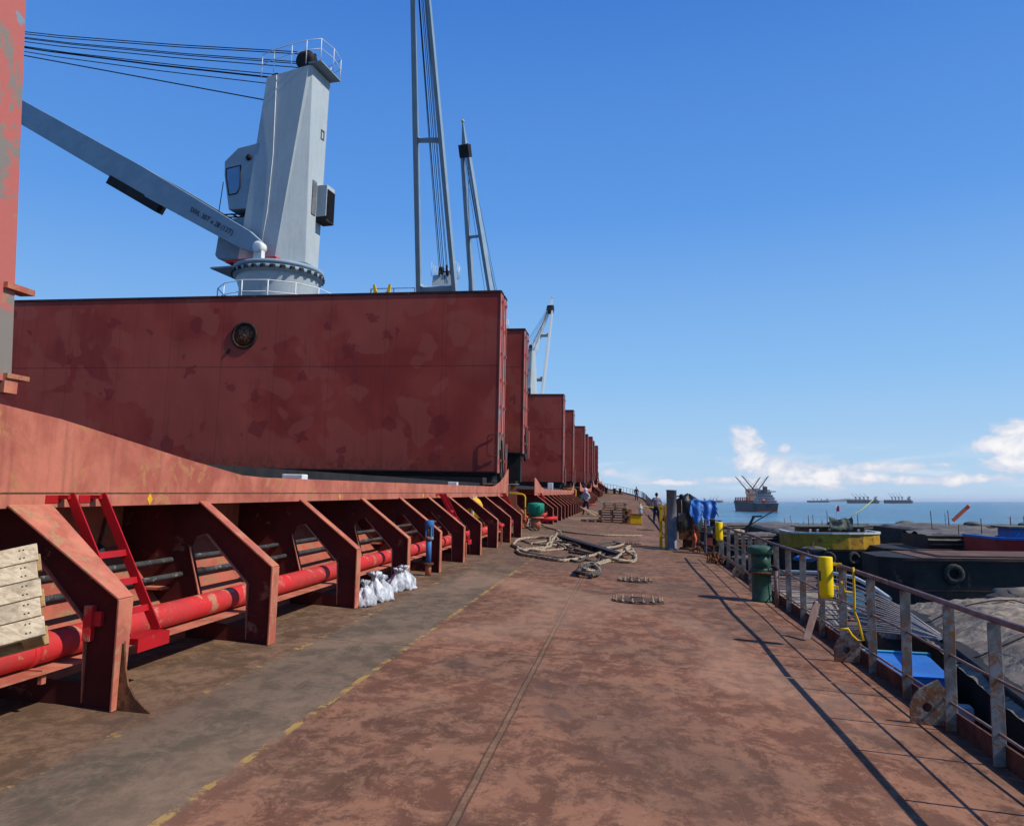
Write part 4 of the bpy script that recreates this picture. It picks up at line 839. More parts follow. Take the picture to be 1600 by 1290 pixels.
# ------------------------------------------------------------------ deck cranes
def crane(loc, rz, luff, label, L=31, text=False, light=False, rails=True):
    t = thing('deck_crane', label, 'crane', loc, rz, group='grey deck cranes along the centreline')
    G, J, W, K = M['grey'], (M['grey'] if light else M['jib']), M['wire'], M['black']  # light swaps in the paler grey, so the far jib's sunlight is in its colour
    p = MB().lathe([(1.95, 0), (1.85, .3), (1.85, 11.3), (2.0, 11.7), (2.0, 11.9)], n=40).build('pedestal', G, t)
    tt = MB().lathe([(1.95, 11.86), (2.15, 11.9), (2.2, 12.0), (2.2, 12.12), (1.9, 12.15)], n=40).lathe([(2.0, 12.15), (2.2, 12.2), (2.2, 12.36), (.5, 12.42)], n=32).box(.5, -1.5, 12.24, 2.9, 1.5, 12.32).build('turntable', J, t)
    g = MB(); vs = []
    for k in range(120):
        a = 2 * PI * k / 120; r_ = 2.26 if (k // 2) % 2 else 2.17
        vs += [(r_ * math.cos(a), r_ * math.sin(a), 11.93), (r_ * math.cos(a), r_ * math.sin(a), 12.09)]
    g.add(vs, [(2 * k, (2 * k + 2) % 240, (2 * k + 3) % 240, 2 * k + 1) for k in range(120)]).build('slew_teeth', K, tt)
    MB().box(-.9, -1.7, 12.42, 1.9, 1.7, 12.56).build('red_base_strip', M['fire'] if text else M['coamdark'], tt)
    if rails:
        rl = MB(); rr = 2.8; n = 14
        P = [Vector((rr * math.cos(2 * PI * k / n + .2), rr * math.sin(2 * PI * k / n + .2), 0)) for k in range(n)]
        for h in (11.15, 10.6): rl.tube([q + Vector((0, 0, h)) for q in P], .025, 5, closed=True)
        for q in P: rl.tube([q + Vector((0, 0, 9.9)), q + Vector((0, 0, 11.15))], .03, 5)
        rl.build('platform_rail', M['white'], t)
        MB().lathe([(1.84, 9.86), (2.9, 9.86), (2.9, 9.92), (1.84, 9.92)], n=28).build('platform', J, t)
    zb, z1, z0 = 12.5, 22.75, 22.35
    bot = [(1.5, 1.35), (-.6, 1.35), (-1.85, .6), (-1.85, -.6), (-.6, -1.35), (1.5, -1.35)]
    top = [(.75, 1.0), (-1.65, 1.0), (-1.8, .85), (-1.8, -.85), (-1.65, -1.0), (.75, -1.0)]
    vs = [(x, y, zb) for x, y in bot] + [(x, y, z0 + (z1 - z0) * (.7 - x) / 2.9) for x, y in top]
    tw = MB().add(vs, [tuple(reversed(range(6))), tuple(range(6, 12))] + [(i, (i + 1) % 6, 6 + (i + 1) % 6, 6 + i) for i in range(6)][::1]).build('tower', G, t, bevel=.03)
    # cable conduit and access ladder up the side
    MB().tube([(.25, 1.38, 12.6), (.0, 1.30, 15), (-.05, 1.2, 18), (.12, 1.08, 22.3)], .022, 5).build('conduit', M['white'], tw)
    # louvred box on the back
    MB().box(-2.40, -.9, 15.1, -1.80, -.12, 16.75).build('machinery_box', G, tw, bevel=.02)
    lv = MB()
    for k in range(9): y = -.82 + .08 * k; lv.box(-2.46, y, 15.0, -2.39, y + .03, 16.5)
    lv.box(-2.42, -.89, 14.85, -1.82, -.13, 15.09).build('louvres', K, tw)
    MB().box(-1.88, -.02, 15.1, -1.81, .35, 16.85).build('hatch', M['pillar'], tw)
    MB().box(-1.86, -.5, 19.3, -1.79, -.2, 19.34).box(-1.86, -.5, 19.75, -1.79, -.2, 19.79).box(-1.86, -.5, 19.34, -1.79, -.46, 19.75).box(-1.86, -.24, 19.34, -1.79, -.2, 19.75).build('vent_frame', M['pillar'], tw)
    # cab on the front
    cb = MB(); pr = [(1.0, 15.35), (2.35, 15.35), (2.75, 17.2), (2.8, 17.95), (2.05, 18.6), (.8, 18.75)]
    cb.prism(pr, lambda a, b_, c_: Vector((a, c_, b_)), -.2, 1.15); c = cb.build('cab', J, t, bevel=.03)
    MB().prism([(1.95, 16.2), (2.35, 16.15), (2.58, 17.1), (2.6, 17.5), (1.85, 17.6), (1.8, 16.5)], lambda a, b_, c_: Vector((a, c_, b_)), 1.145, 1.17).build('side_window', M['glass'], c)
    MB().add([(2.46, -.1, 15.75), (2.46, 1.05, 15.75), (2.79, 1.05, 17.3), (2.79, -.1, 17.3)], [(0, 1, 2, 3)]).build('front_window', M['glass'], c)
    wf = MB(); q = [(1.93, 16.17), (2.37, 16.11), (2.61, 17.1), (2.63, 17.54), (1.82, 17.64), (1.77, 16.48)]
    wf.tube([(a, 1.17, b_) for a, b_ in q], .035, 4, closed=True).build('window_frame', K, c)
    MB().lathe([(.16, 0), (.17, .06), (.0001, .07)], (1.35, 1.15, 18.0), 14, Matrix.Rotation(-PI / 2, 3, 'X')).build('horn', K, c)
    pf = MB()
    for y in (-.2, .2, .6, 1.0): pf.bar((1.2, y, 15.1), (3.0, y, 15.2), .08, .05)
    for x in (1.5, 2.2, 2.95): pf.bar((x, -.25, 15.15), (x, 1.1, 15.15), .08, .05)
    pf.box(1.4, .1, 14.6, 2.1, .8, 15.0).bar((3.0, 1.05, 15.2), (2.85, 1.05, 16.9), .03, .03).build('cab_grating', K, c)
    MB().prism([(1.4, 12.75), (2.9, 12.9), (3.1, 13.1), (2.9, 14.9), (1.3, 15.0)], lambda a, b_, c_: Vector((a, c_, b_)), -.6, 1.0).build('winch_house', J, t, bevel=.05)
    # head sheaves and top rail
    sh = MB(); My = Matrix.Rotation(PI / 2, 3, 'X')
    for y in (-.52, .52): MB().lathe([(.2, -.17), (.52, -.17), (.44, -.1), (.52, 0), (.44, .1), (.52, .17), (.2, .17)], (-1.2, y, z1 + .45), 20, My).build('head_sheave', K, t)
    sh.box(-1.35, -.78, z1 - .1, -1.05, -.73, z1 + .75).box(-1.35, .73, z1 - .1, -1.05, .78, z1 + .75).box(-1.4, -.08, z1 - .1, -1.0, .08, z1 + 1.1).tube([(-1.2, -.8, z1 + .45), (-1.2, .8, z1 + .45)], .07, 8).build('sheave_bracket', K, t)
    for y in (-.4, .4): MB().lathe([(.1, -.06), (.34, -.06), (.28, 0), (.34, .06), (.1, .06)], (.6, y, z0 + .15), 16, My).build('front_sheave', K, t)
    MB().box(-2.35, -1.0, z1 + .0, -1.6, 1.0, z1 + .06).build('head_platform', J, t)
    hr = MB(); pts = [(1.0, 1.1), (.2, 1.25), (-.8, 1.25), (-1.6, 1.2), (-2.3, 1.0), (-2.45, 0), (-2.3, -1.0), (-1.6, -1.2), (-.8, -1.25), (.2, -1.25), (1.0, -1.1)]
    for h in (1.05, .52): hr.tube([(x, y, z0 + .15 + (.7 - x) * .14 + h) for x, y in pts], .022, 5)
    for x, y in pts: hr.tube([(x, y, z0 + (.7 - x) * .14 - .05), (x, y, z0 + .15 + (.7 - x) * .14 + 1.05)], .022, 5)
    hr.build('head_rail', M['white'], t)
    # jib: two box legs closing towards the head, joined by cross ties
    f0 = Vector((-.15, 0, 12.95)); dv = Vector((math.cos(luff), 0, math.sin(luff))); nv = Vector((-math.sin(luff), 0, math.cos(luff)))
    def jp(s, y, h=0): return f0 + dv * s + nv * h + Vector((0, y, 0))
    def wy(s): return 1.95 - 1.62 * s / L
    E_ = L - 1.5; sec = [(0, .62, .26), (.9, .95, .3), (9, 1.32, .34), (.62 * E_, 1.2, .32), (.92 * E_, .8, .26), (E_, .75, .24)]
    jb = MB()
    for sg in (1, -1):
        vs = []
        for s, hh, ww in sec:
            for i, j in ((-1, -1), (1, -1), (1, 1), (-1, 1)): vs.append(jp(s, sg * wy(s) + i * ww / 2, j * hh / 2))
        N = len(sec)
        jb.add(vs, [(0, 3, 2, 1), tuple(4 * (N - 1) + k for k in range(4))] + [(4 * a + k, 4 * a + (k + 1) % 4, 4 * a + 4 + (k + 1) % 4, 4 * a + 4 + k) for a in range(N - 1) for k in range(4)])
    j = jb.build('jib', J, t, bevel=.015)
    for s in (8.4, 21.0):
        ct = MB(); y = wy(s); hh = .8; o_ = []
        # tie plate with rounded corners where it meets the legs
        prof = [(-y, .75), (-y + .12, .45), (-y + .4, .27), (-y + .75, .22), (y - .75, .22), (y - .4, .27), (y - .12, .45), (y, .75), (y, -.75), (y - .12, -.45), (y - .4, -.27), (y - .75, -.22), (-y + .75, -.22), (-y + .4, -.27), (-y + .12, -.45), (-y, -.75)]
        if y < 1.3: prof = [(a, b_ * .7) for a, b_ in [(-y, .6), (-y + .3, .25), (y - .3, .25), (y, .6), (y, -.6), (y - .3, -.25), (-y + .3, -.25), (-y, -.6)]]
        ct.prism(prof, lambda a, b_, c_: jp(s + b_, a, c_), -.3, .3); ct.build('cross_tie', J, j)
    for sg in (1, -1): MB().lathe([(.16, -.22), (.28, -.2), (.28, .2), (.16, .22)], (f0.x, sg * wy(0), f0.z), 20, My).box(f0.x - .22, sg * wy(0) - .14, 12.4, f0.x + .22, sg * wy(0) + .14, 12.9).build('jib_pivot', M['white'] if sg > 0 else J, t)
    hd = MB(); a_ = wy(E_) + .12
    hd.obox(Matrix.Translation(jp(E_ - .3, 0)) @ Matrix((dv, Vector((0, 1, 0)), nv)).transposed().to_4x4(), .75, a_ + .1, .5)
    for y in (-.3, -.1, .1, .3): hd.lathe([(.1, -.06), (.5, -.06), (.42, 0), (.5, .06), (.1, .06)], jp(E_ + .1, y, .2), 16, My)
    hd.build('jib_head', K, j)
    MB().bar(jp(E_ + .3, 0, .1), jp(E_ + 3.1, 0, .35), .75, .55, (0, 1, 0), .18, .12).build('jib_tip', J, j)
    MB().ball(jp(E_ + 3.2, 0, .36), .2, 10).build('tip_lamp', M['yellow'], j)
    if text: MB().obox(Matrix.Translation(jp(8.6, wy(8.6) - .05, -.80)) @ Matrix((dv, Vector((0, 1, 0)), nv)).transposed().to_4x4(), 1.9, .25, .24).build('floodlight_tray', K, j)
    wr = MB()
    for k, (y, dy, h) in enumerate([(-.62, -.3, .6), (-.42, -.1, .55), (.42, .1, .55), (.62, .3, .6), (-.5, -.2, .2), (.5, .2, .2)]):
        a, b_ = Vector((-1.2, y, z1 + .45 + .42 * (1 if h > .5 else -.9))), jp(E_ + .1, dy, h)
        wr.tube([a.lerp(b_, u) - Vector((0, 0, .35 * math.sin(PI * u))) for u in (0, .25, .5, .75, 1)], .026, 5)
    for y in (-.4, .3, .4):
        a, b_ = Vector((.75, y, z0 + .3)), jp(E_ - .1, y * .6, .1)
        wr.tube([a.lerp(b_, u) - Vector((0, 0, .3 * math.sin(PI * u))) for u in (0, .25, .5, .75, 1)], .026, 5)
    a, b_ = Vector((.9, .2, z0 - .9)), jp(E_ - 1, .1, 0); wr.tube([a, b_], .034, 5)
    wr.build('luffing_wires', W, t)
    if luff > 1: 
        tip = jp(E_, a_, 0); MB().tube([tip, Vector((tip.x, tip.y + .9, 9.5))], .03, 5).build('hoist_wire', W, t)
    if text:
        cu = bpy.data.curves.new('lettering', 'FONT'); cu.body = 'SWL 30T x 28 (12T)'; cu.size = .36; cu.extrude = .003
        o = bpy.data.objects.new('lettering', cu); C.objects.link(o); bpy.context.view_layer.update()
        me = bpy.data.meshes.new_from_object(o); bpy.data.objects.remove(o); me.materials.clear(); me.materials.append(K)
        o = bpy.data.objects.new('lettering', me); C.objects.link(o); o.parent = j
        # text runs down towards the foot, read from the starboard side
        X = (-dv + Vector((0, .037, 0))).normalized(); Z = (Vector((0, 1, 0)) + dv * .037).normalized(); Y = Z.cross(X); o.matrix_local = Matrix.Translation(jp(4.7, wy(4.7) + .215, -.14)) @ Matrix((X, Y, Z)).transposed().to_4x4()
    return t
crane((-17.25, 35.3, 0), R(172.5), R(29.4), 'nearest grey deck crane with its long jib reaching off to the left', text=True, L=38)
crane((-16.9, 68.5, -.9), R(-84.5), R(57), 'second deck crane, its tall twin legged jib raised out of the top of the photo', rails=False, L=37)
crane((-17.0, 97.5, .3), R(-101), R(68), 'third deck crane, its raised jib ending in a dark head left of the open sky', rails=False, L=33)
crane((-15.4, 120, 1), R(86), R(47), 'farthest deck crane with a pale sunlit jib showing over the third hatch cover', L=31, light=True, rails=False)
# ------------------------------------------------------------------ people
def skin_mesh(name, chains, m, parent, sub=1):
    """chains: list of lists of (point, radius); points shared between chains are welded"""
    vs, rs, es, key = [], [], [], {}
    for ch in chains:
        prev = None
        for p, r in ch:
            k = tuple(round(c, 4) for c in p)
            if k not in key: key[k] = len(vs); vs.append(p); rs.append(r)
            if prev is not None: es.append((prev, key[k]))
            prev = key[k]
    me = bpy.data.meshes.new(name); me.from_pydata(vs, es, []); me.update()
    o = bpy.data.objects.new(name, me); C.objects.link(o); o.parent = parent
    sk = o.modifiers.new('skin', 'SKIN'); sk.use_smooth_shade = True
    if not me.skin_vertices: me.attributes
    bpy.context.view_layer.objects.active = o
    if len(me.skin_vertices) == 0: bpy.ops.mesh.customdata_skin_add()
    d = me.skin_vertices[0].data
    for i, r in enumerate(rs): d[i].radius = (r, r) if not isinstance(r, tuple) else r
    d[0].use_root = True
    if sub: q = o.modifiers.new('sub', 'SUBSURF'); q.levels = sub; q.render_levels = sub
    me.materials.append(m); return o
def person(p, rz, label, pose, top, legs, headwear=None, scale=1.0, boots='black'):
    t = thing('person', label, 'person', p, rz); t.scale = (scale,) * 3
    # faces -Y in its own frame. pose: (left leg dx, dy), (right leg), left arm (elbow, wrist), right arm, lean
    (lx, ly), (rx, ry), LA, RA, lean = pose
    hip = (0, 0, .93); wa = (0, -lean * .3, 1.08); ch = (0, -lean * .7, 1.30); nk = (0, -lean, 1.46); hd = (0, -lean - .02, 1.60)
    ls, rs_ = (.19, -lean * .9, 1.40), (-.19, -lean * .9, 1.40)
    kl, kr = (.10 + lx * .5, ly * .5 - .02, .50), (-.10 + rx * .5, ry * .5 - .02, .50)
    al, ar = (.10 + lx, ly, .09), (-.10 + rx, ry, .09)
    def hand(w, e):
        w = Vector(w); d = (w - Vector(e)).normalized(); s = d.cross(Vector((0, 1, .1))).normalized(); pal = w + d * .08; out = [[(tuple(w), .024), (tuple(pal), (.036))]]
        for k, (off, ln) in enumerate([(-.03, .06), (-.01, .075), (.01, .07), (.03, .055)]):
            a = pal + s * off; out.append([(tuple(pal), .036), (tuple(a + d * .03), .010), (tuple(a + d * ln + Vector((0, -.02, 0))), .008)])
        out.append([(tuple(w), .024), (tuple(w + s * .045 + d * .03), .012), (tuple(w + s * .06 + d * .07), .009)]); return out
    body = [[(hip, .13), (wa, .125), (ch, .15), (nk, .055), ((0, -lean - .005, 1.53), .055)],
            [(ch, .15), (ls, .06), (LA[0], .042), (LA[1], .024)], [(ch, .15), (rs_, .06), (RA[0], .042), (RA[1], .024)],
            [(hip, .13), ((.10, 0, .86), .085), (kl, .058), (al, .038), ((al[0], al[1] - .12, .04), .035)], [(hip, .13), ((-.10, 0, .86), .085), (kr, .058), (ar, .038), ((ar[0], ar[1] - .12, .04), .035)]]
    bd = skin_mesh('body', body + hand(LA[1], LA[0]) + hand(RA[1], RA[0]), M['skin'], t)
    hx, hy, hz = hd
    MB().ball((hx, hy, hz + .03), .105, 16, (.78, .95, 1.12)).ball((hx, hy - .10, hz + .015), .018, 6, (.8, 1, 1.4)).ball((hx + .083, hy, hz + .02), .025, 6, (.4, .8, 1.2)).ball((hx - .083, hy, hz + .02), .025, 6, (.4, .8, 1.2)).box(hx - .028, hy - .102, hz - .032, hx + .028, hy - .09, hz - .024).build('head', M['skin'], t)
    MB().ball((hx + .032, hy - .09, hz + .04), .012, 6).ball((hx - .032, hy - .09, hz + .04), .012, 6).build('eyes', M['black'], t)
    skin_mesh('shirt', [[((0, 0, .90), .15), (wa, .145), (ch, .168), (nk, .068)], [(ch, .168), (ls, .078), (LA[0], .058), (tuple(Vector(LA[0]).lerp(Vector(LA[1]), .8)), .045)], [(ch, .168), (rs_, .078), (RA[0], .058), (tuple(Vector(RA[0]).lerp(Vector(RA[1]), .8)), .045)]], M[top], t)
    skin_mesh('trousers', [[((0, 0, .98), .145), ((0, 0, .90), .15), ((.105, 0, .82), .105), (kl, .08), (tuple(Vector(al) + Vector((0, 0, .03))), .065)], [((0, 0, .90), .15), ((-.105, 0, .82), .105), (kr, .08), (tuple(Vector(ar) + Vector((0, 0, .03))), .065)]], M[legs], t)
    for a in (al, ar): MB().ball((a[0], a[1] - .06, .05), .1, 10, (.52, 1.35, .5)).lathe([(.055, .04), (.05, .14)], (a[0], a[1], 0), 10).build('boot', M[boots], t)
    if headwear == 'hood': MB().ball((hx, hy + .01, hz + .045), .13, 14, (.95, 1.0, 1.1)).ball((hx, hy + .03, hz - .11), .12, 12, (1.1, .9, .8)).build('hood', M['bag'], t)
    elif headwear == 'helmet': MB().lathe([(.135, 0), (.12, .02), (.115, .06), (.08, .11), (.0001, .125)], (hx, hy, hz + .06), 16).build('helmet', M['canister'], t)
    else: MB().ball((hx, hy + .018, hz + .055), .108, 14, (.82, .92, 1.02)).build('hair', M['hair'], t)
    return t
person(at(1026, 817), R(168), 'person standing with back turned in a pinkish grey shirt and dark trousers by the rail',
       ((.05, .03), (-.05, -.03), ((.32, -.06, 1.16), (.27, -.24, 1.02)), ((-.31, .0, 1.14), (-.24, -.22, 1.04)), .03), 'shirt', 'navy')
person(at(916, 804), R(-30), 'person in a whitish hood and grey work clothes beside the far teal vent',
       ((.05, .04), (-.05, -.12), ((.30, -.04, 1.14), (.22, -.24, 1.0)), ((-.30, -.04, 1.14), (-.24, -.22, .98)), .08), 'paleblue', 'navy', 'hood', 1.05)
bx, by = (994 - 979) / 1200 * 104, 104
person((bx, by, zd(bx, by)), R(200), 'tiny distant person in dark clothes standing at the bow rail', ((.04, 0), (-.04, 0), ((.28, 0, 1.15), (.25, -.1, .95)), ((-.28, 0, 1.15), (-.3, -.2, 1.05)), .02), 'navy', 'navy')
# ------------------------------------------------------------------ barges alongside (world axes from here)
def stern_outline(w, l, nr=9):
    pts = [(-w / 2, l), (-w / 2, w * .32)]
    for k in range(nr + 1):
        a = PI + PI * k / nr; pts.append((w / 2 * math.cos(a) * 1.0, w * .32 + w * .32 * math.sin(a)))
    return pts + [(w / 2, w * .32), (w / 2, l)]
def barge(loc, rz, w, l, fb, band, bm, capm, label, house='bbrown', tyres=6, cover='sandbag', poles=True, deco=None, ch=1.1):
    t = thing('barge', label, 'barge', loc, rz, ship=False)
    out = stern_outline(w, l); n = len(out)
    vs = [(x * .94, y + .25 * (y < 1), -1.0) for x, y in out] + [(x, y, fb) for x, y in out]
    MB().add(vs, [tuple(range(n, 2 * n)), tuple(reversed(range(n)))] + [(i, (i + 1) % n, n + (i + 1) % n, n + i) for i in range(n)]).build('hull', M['bblack'], t)
    st = [p for p in out if p[1] < w * .9 + 1]; arc = [(-w / 2, w * 1.0)] + [p for p in out if p[1] <= w * .33] + [(w / 2, w * 1.0)]
    def strip(z0, z1, m, nm, off=.0, th=.07):
        b_ = MB()
        for (x0, y0), (x1, y1) in zip(arc, arc[1:]): b_.bar((x0, y0 + off, (z0 + z1) / 2), (x1, y1 + off, (z0 + z1) / 2), th, z1 - z0)
        return b_.build(nm, m, t)
    strip(fb, fb + band, bm, 'bulwark'); strip(fb + band, fb + band + .16, capm, 'bulwark_cap', 0, .28); strip(fb - .16, fb, M['bblack'], 'rub_rail', -.04, .22)
    MB().box(-w * .42, 2.2, fb - .05, w * .42, l, fb + .05).build('barge_deck', M['deckwood'], t)
    hs = MB().box(-w * .36, 3.0, fb + .0, w * .36, 5.6, fb + 1.75).build('deckhouse', M[house], t, bevel=.03)
    MB().box(-w * .40, 2.7, fb + 1.75, w * .40, 5.9, fb + 1.85).build('house_roof', M['netgreen'], hs)
    for s_ in (-.25, .1): MB().box(s_ * w, 2.97, fb + .8, (s_ + .15) * w, 3.0, fb + 1.4).build('window', M['black'], hs)
    def cv(u, v):
        x = (-.5 + u) * w * .86; y = 7 + v * (l - 10); z = fb + ch * .8 + .35 * math.sin(PI * u) ** .7 + .3 * noise.noise(Vector((x * .7, y * .45, 1))) + .1 * noise.noise(Vector((x * 2, y * 1.6, 1)))
        if u in (0, 1): z = fb + .3
        return Vector((x, y, z))
    MB().grid(cv, 14, 44).build('cargo_cover', M[cover], t); MB().box(-w * .44, 6.7, fb, w * .44, l - 2.6, fb + ch * .8).build('hold_coaming', M['bblack'], t)
    for k in range(tyres):
        a = PI + PI * (k + .5) / tyres; c_ = Vector((w / 2 * math.cos(a) * 1.03, w * .32 + (w * .32 + .12) * math.sin(a), fb - .75)); tn = math.atan2(math.sin(a), math.cos(a))
        Mt = Matrix.Rotation(tn, 3, 'Z') @ Matrix.Rotation(PI / 2, 3, 'Y'); ty = MB().torus(c_, .42, .17, Mt, 16, 8).build('tyre_fender', M['tyre'], t)
        MB().tube([c_ + Vector((0, 0, .4)), Vector((c_.x * .98, c_.y + .1, fb + .1))], .03, 5).build('lashing', M['tan'], ty)
    for s in (-.3, -.22, .22, .3): MB().lathe([(.1, 0), (.1, band + .35), (.14, band + .37), (.0001, band + .42)], (s * w, w * .06 + .2, fb), 10).build('bitt', M['bwhite'], t)
    if poles:
        for k in range(5): x = rnd.uniform(-.45, .45) * w; y = rnd.uniform(2, l * .7); MB().tube([(x, y, fb), (x + rnd.uniform(-.1, .1), y, fb + rnd.uniform(2.2, 3.2))], .04, 5).build('pole', M['bbrown'], t)
    return t
c_ = atw(1306, 850, D=72)
t = barge((c_.x, 70.5, 0), R(-2), 7.6, 44, 2.95, 1.25, M['byellow'], M['bwhite'], 'barge with a rounded yellow stern and brown deckhouse')
MB().prism([(-.1, 1.9), (1.1, 2.35), (1.15, 1.4), (.2, -.2), (.15, 1.0)], lambda a, b_, c2: Vector((3.7 + a, .9 + c2, b_ + .3)), 0, .2).build('rudder_head', M['canvas'], t)
tag(MB().grid(lambda u, v: Vector((-1.0 + 2.0 * u + .06 * math.sin(v * 5), -.2 * v + .10 * math.sin(u * 9 + v) * (.3 + v) + .12 * noise.noise(Vector((u * 5, v * 3, 1))), 1.2 - 1.2 * v - .22 * math.sin(PI * u) * (1 - v) + .14 * noise.noise(Vector((u * 4, v, 6))))), 30, 14).build('hung_cloth', M['netgreen'], loc=atw(1313, 812, D=72.6) + Vector((0, 0, -.9))), 'greyish green cloth hung across the yellow barge stern', 'cloth', ship=False)
t = thing('flag_pole', 'small flag on a thin pole over the yellow barge deckhouse', 'flag', atw(1308, 812, D=73.5), ship=False)
MB().tube([(0, 0, -.6), (0, 0, 1.3)], .025, 5).build('pole', M['white'], t); MB().grid(lambda u, v: Vector((.32 * u, .06 * math.sin(u * 7), 1.25 - .5 * v)), 6, 4).build('flag_cloth', M['pink'], t)
c_ = atw(1572, 850, D=56)
t = barge((c_.x + 4.2, 54.5, 0), R(-3), 8.6, 40, 3.45, 1.0, M['bred'], M['bblue'], 'barge with a red stern, blue rail and blue deckhouse', house='bblue', tyres=5)
MB().box(.4, 3.1, 4.4, 3.4, 5.4, 5.35).build('side_house', M['bcyan'], t, bevel=.03)
lt = MB()
for k in range(12): x = -3.6 + .35 * k; lt.bar((x, 1.5, 4.6), (x + .3, 1.5, 4.95), .04, .04)
lt.build('lattice_rail', M['bblue'], t)
def plain_barge(c0, rz, w, l, fb, label, cov='sandbag', h=1.2, junk=8, seed=1, flat=False):
    rr = random.Random(seed); t = thing('barge', label, 'barge', c0, rz, ship=False)
    o_ = [(-l / 2, -w * .3), (-l / 2 + 1.5, -w / 2), (l / 2 - 1.5, -w / 2), (l / 2, -w * .3), (l / 2, w * .3), (l / 2 - 1.5, w / 2), (-l / 2 + 1.5, w / 2), (-l / 2, w * .3)]
    n = 8; MB().add([(x, y * .96, -1) for x, y in o_] + [(x, y, fb) for x, y in o_], [tuple(range(n, 2 * n)), tuple(reversed(range(n)))] + [(i, (i + 1) % n, n + (i + 1) % n, n + i) for i in range(n)]).build('hull', M['bblack'], t)
    MB().box(-l / 2 + 2, -w * .5 + .02, fb - .05, l / 2 - 2, w * .5 - .02, fb + .04).build('side_deck', M['bbrown'], t)
    MB().box(-l / 2 + 3, -w * .4, fb, l / 2 - 3, w * .4, fb + h * .75).build('hold_coaming', M['bblack'], t)
    def cv(u, v):
        x = -l / 2 + 3 + u * (l - 6); y = (-.5 + v) * w * .84; return Vector((x, y, fb + h * .74 + .22 * math.sin(PI * v) ** .6 + .30 * noise.noise(Vector((x * .45, y * .6, seed))) + .10 * noise.noise(Vector((x * 1.9, y * 1.3, seed))) if 0 < v < 1 else fb + h * .5))
    if not flat:
        MB().grid(cv, 90, 12).build('cargo_cover', M[cov], t)
        for q in range(4):
            x0 = -l / 2 + 3 + q * (l - 8) / 4 + rr.uniform(0, 1); MB().bar((x0, -w * .44, fb + h * .74 + rr.uniform(0, .25)), (x0 + (l - 10) / 4, -w * .44, fb + h * .74 + rr.uniform(0, .3)), .14, .09).build('batten', M['deckwood' if q % 2 else 'sandlight'], t)
        MB().bar((-l / 2 + 3, -w * .43, fb + h * .3), (l / 2 - 3, -w * .43, fb + h * .32), .06, .12).build('side_rail', M['bbrown'], t)
    else: MB().box(-l / 2 + 3.2, -w * .38, fb + h * .75, l / 2 - 3.2, w * .38, fb + h * .75 + .03).build('hold_floor', M['bbrown'], t)
    MB().tube([(-l / 2 + 1, -w / 2 - .05, fb - .1), (l / 2 - 1, -w / 2 - .05, fb - .1)], .07, 6).build('rub_rail', M['bbrown'], t)
    for k in range(junk):
        x = rr.uniform(-.42, .42) * l; y = rr.uniform(-.40, -.28) * w
        if k % 2: MB().tube([(x, y, fb), (x + rr.uniform(-.2, .2), y, fb + rr.uniform(1.2, 2.6))], .04, 5).build('pole', M['bbrown'], t)
        else: MB().ball((x, y, fb + h * .75 + .3), rr.uniform(.4, .8), 10, (1.6, .9, .6), .5).build('canvas_heap', M[('canvas', 'sandbag', 'netgreen')[k % 3]], t)
    MB().tube([(-l / 2 + 1.5, -w / 2 - .03, fb * .55), (l / 2 - 1.5, -w / 2 - .03, fb * .55)], .05, 5).build('strake', M['bbrown'], t)
    for k in range(5):
        x = rr.uniform(-.45, .4) * l; MB().torus((x, -w / 2 - .15, fb - .8), .4, .16, Matrix.Rotation(PI / 2, 3, 'X'), 14, 7).build('tyre_fender', M['tyre'], t)
    return t
c_ = atw(1480, 852, D=66); plain_barge((c_.x + 8.5, 68, 0), R(-4), 9, 26, 3.3, 'black barge between the yellow and the red sterned barges', h=1.4, seed=3)
c_ = atw(1385, 880, D=47); plain_barge((c_.x + 12.0, 49.5, 0), R(-3), 6.5, 24, 3.85, 'empty riding high black barge with a plain dark wall behind the canvas covered barge', h=.12, seed=5, cov='bblack', junk=2, flat=True)
c_ = atw(1360, 818, D=112); plain_barge((c_.x, 112, 0), R(-2), 9, 52, 3.0, 'long low brown barge lying across behind the yellow barge', h=1.0, seed=8, junk=12)
c_ = atw(1200, 822, D=88); plain_barge((c_.x + 1.5, 86, 0), R(8), 8, 18, 2.6, 'dark barge at the left end of the raft, seen over the small yellow canister', h=1.2, seed=11)
t = thing('lattice_boom', 'dark lattice boom rising aslant from the left barge toward the anchored ship', 'boom', atw(1168, 822, D=84), ship=False)
a, b_ = Vector((0, 0, 0)), atw(1210, 797, D=84) - atw(1168, 822, D=84)
for s in (-.12, .12): MB().bar(a + Vector((0, s, 0)), b_ + Vector((0, s * .4, 0)), .09, .09).build('boom_chord', M['bblack'], t)
MB().bar((-.4, 0, -1), (.7, 0, 1.0), .18, .2).bar((-.4, .3, -1), (.7, .3, 1.0), .15, .2).bar((.5, 0, 1.0), (1.5, .1, 1.05), .14, .18).build('boom_foot', M['bblack'], t)
t = thing('orange_pole', 'short orange red pole leaning up from the barges on the right', 'pole', atw(1489, 813, D=66), ship=False)
d = atw(1513, 791, D=66) - atw(1489, 813, D=66); MB().bar((0, 0, 0), d, .22, .22).ball(d, .16, 8).build('pole_shaft', M['orange'], t)
t = thing('yellow_rope', 'thin yellow green rope running up from the yellow barge', 'rope', atw(1330, 806, D=74), ship=False)
d = atw(1364, 781, D=78) - atw(1330, 806, D=74); MB().tube([(0, 0, 0), d * .5 - Vector((0, 0, .12)), d], .035, 5).build('strand', paint('yellow_rope', (.5, .5, .1), rough=.8), t)
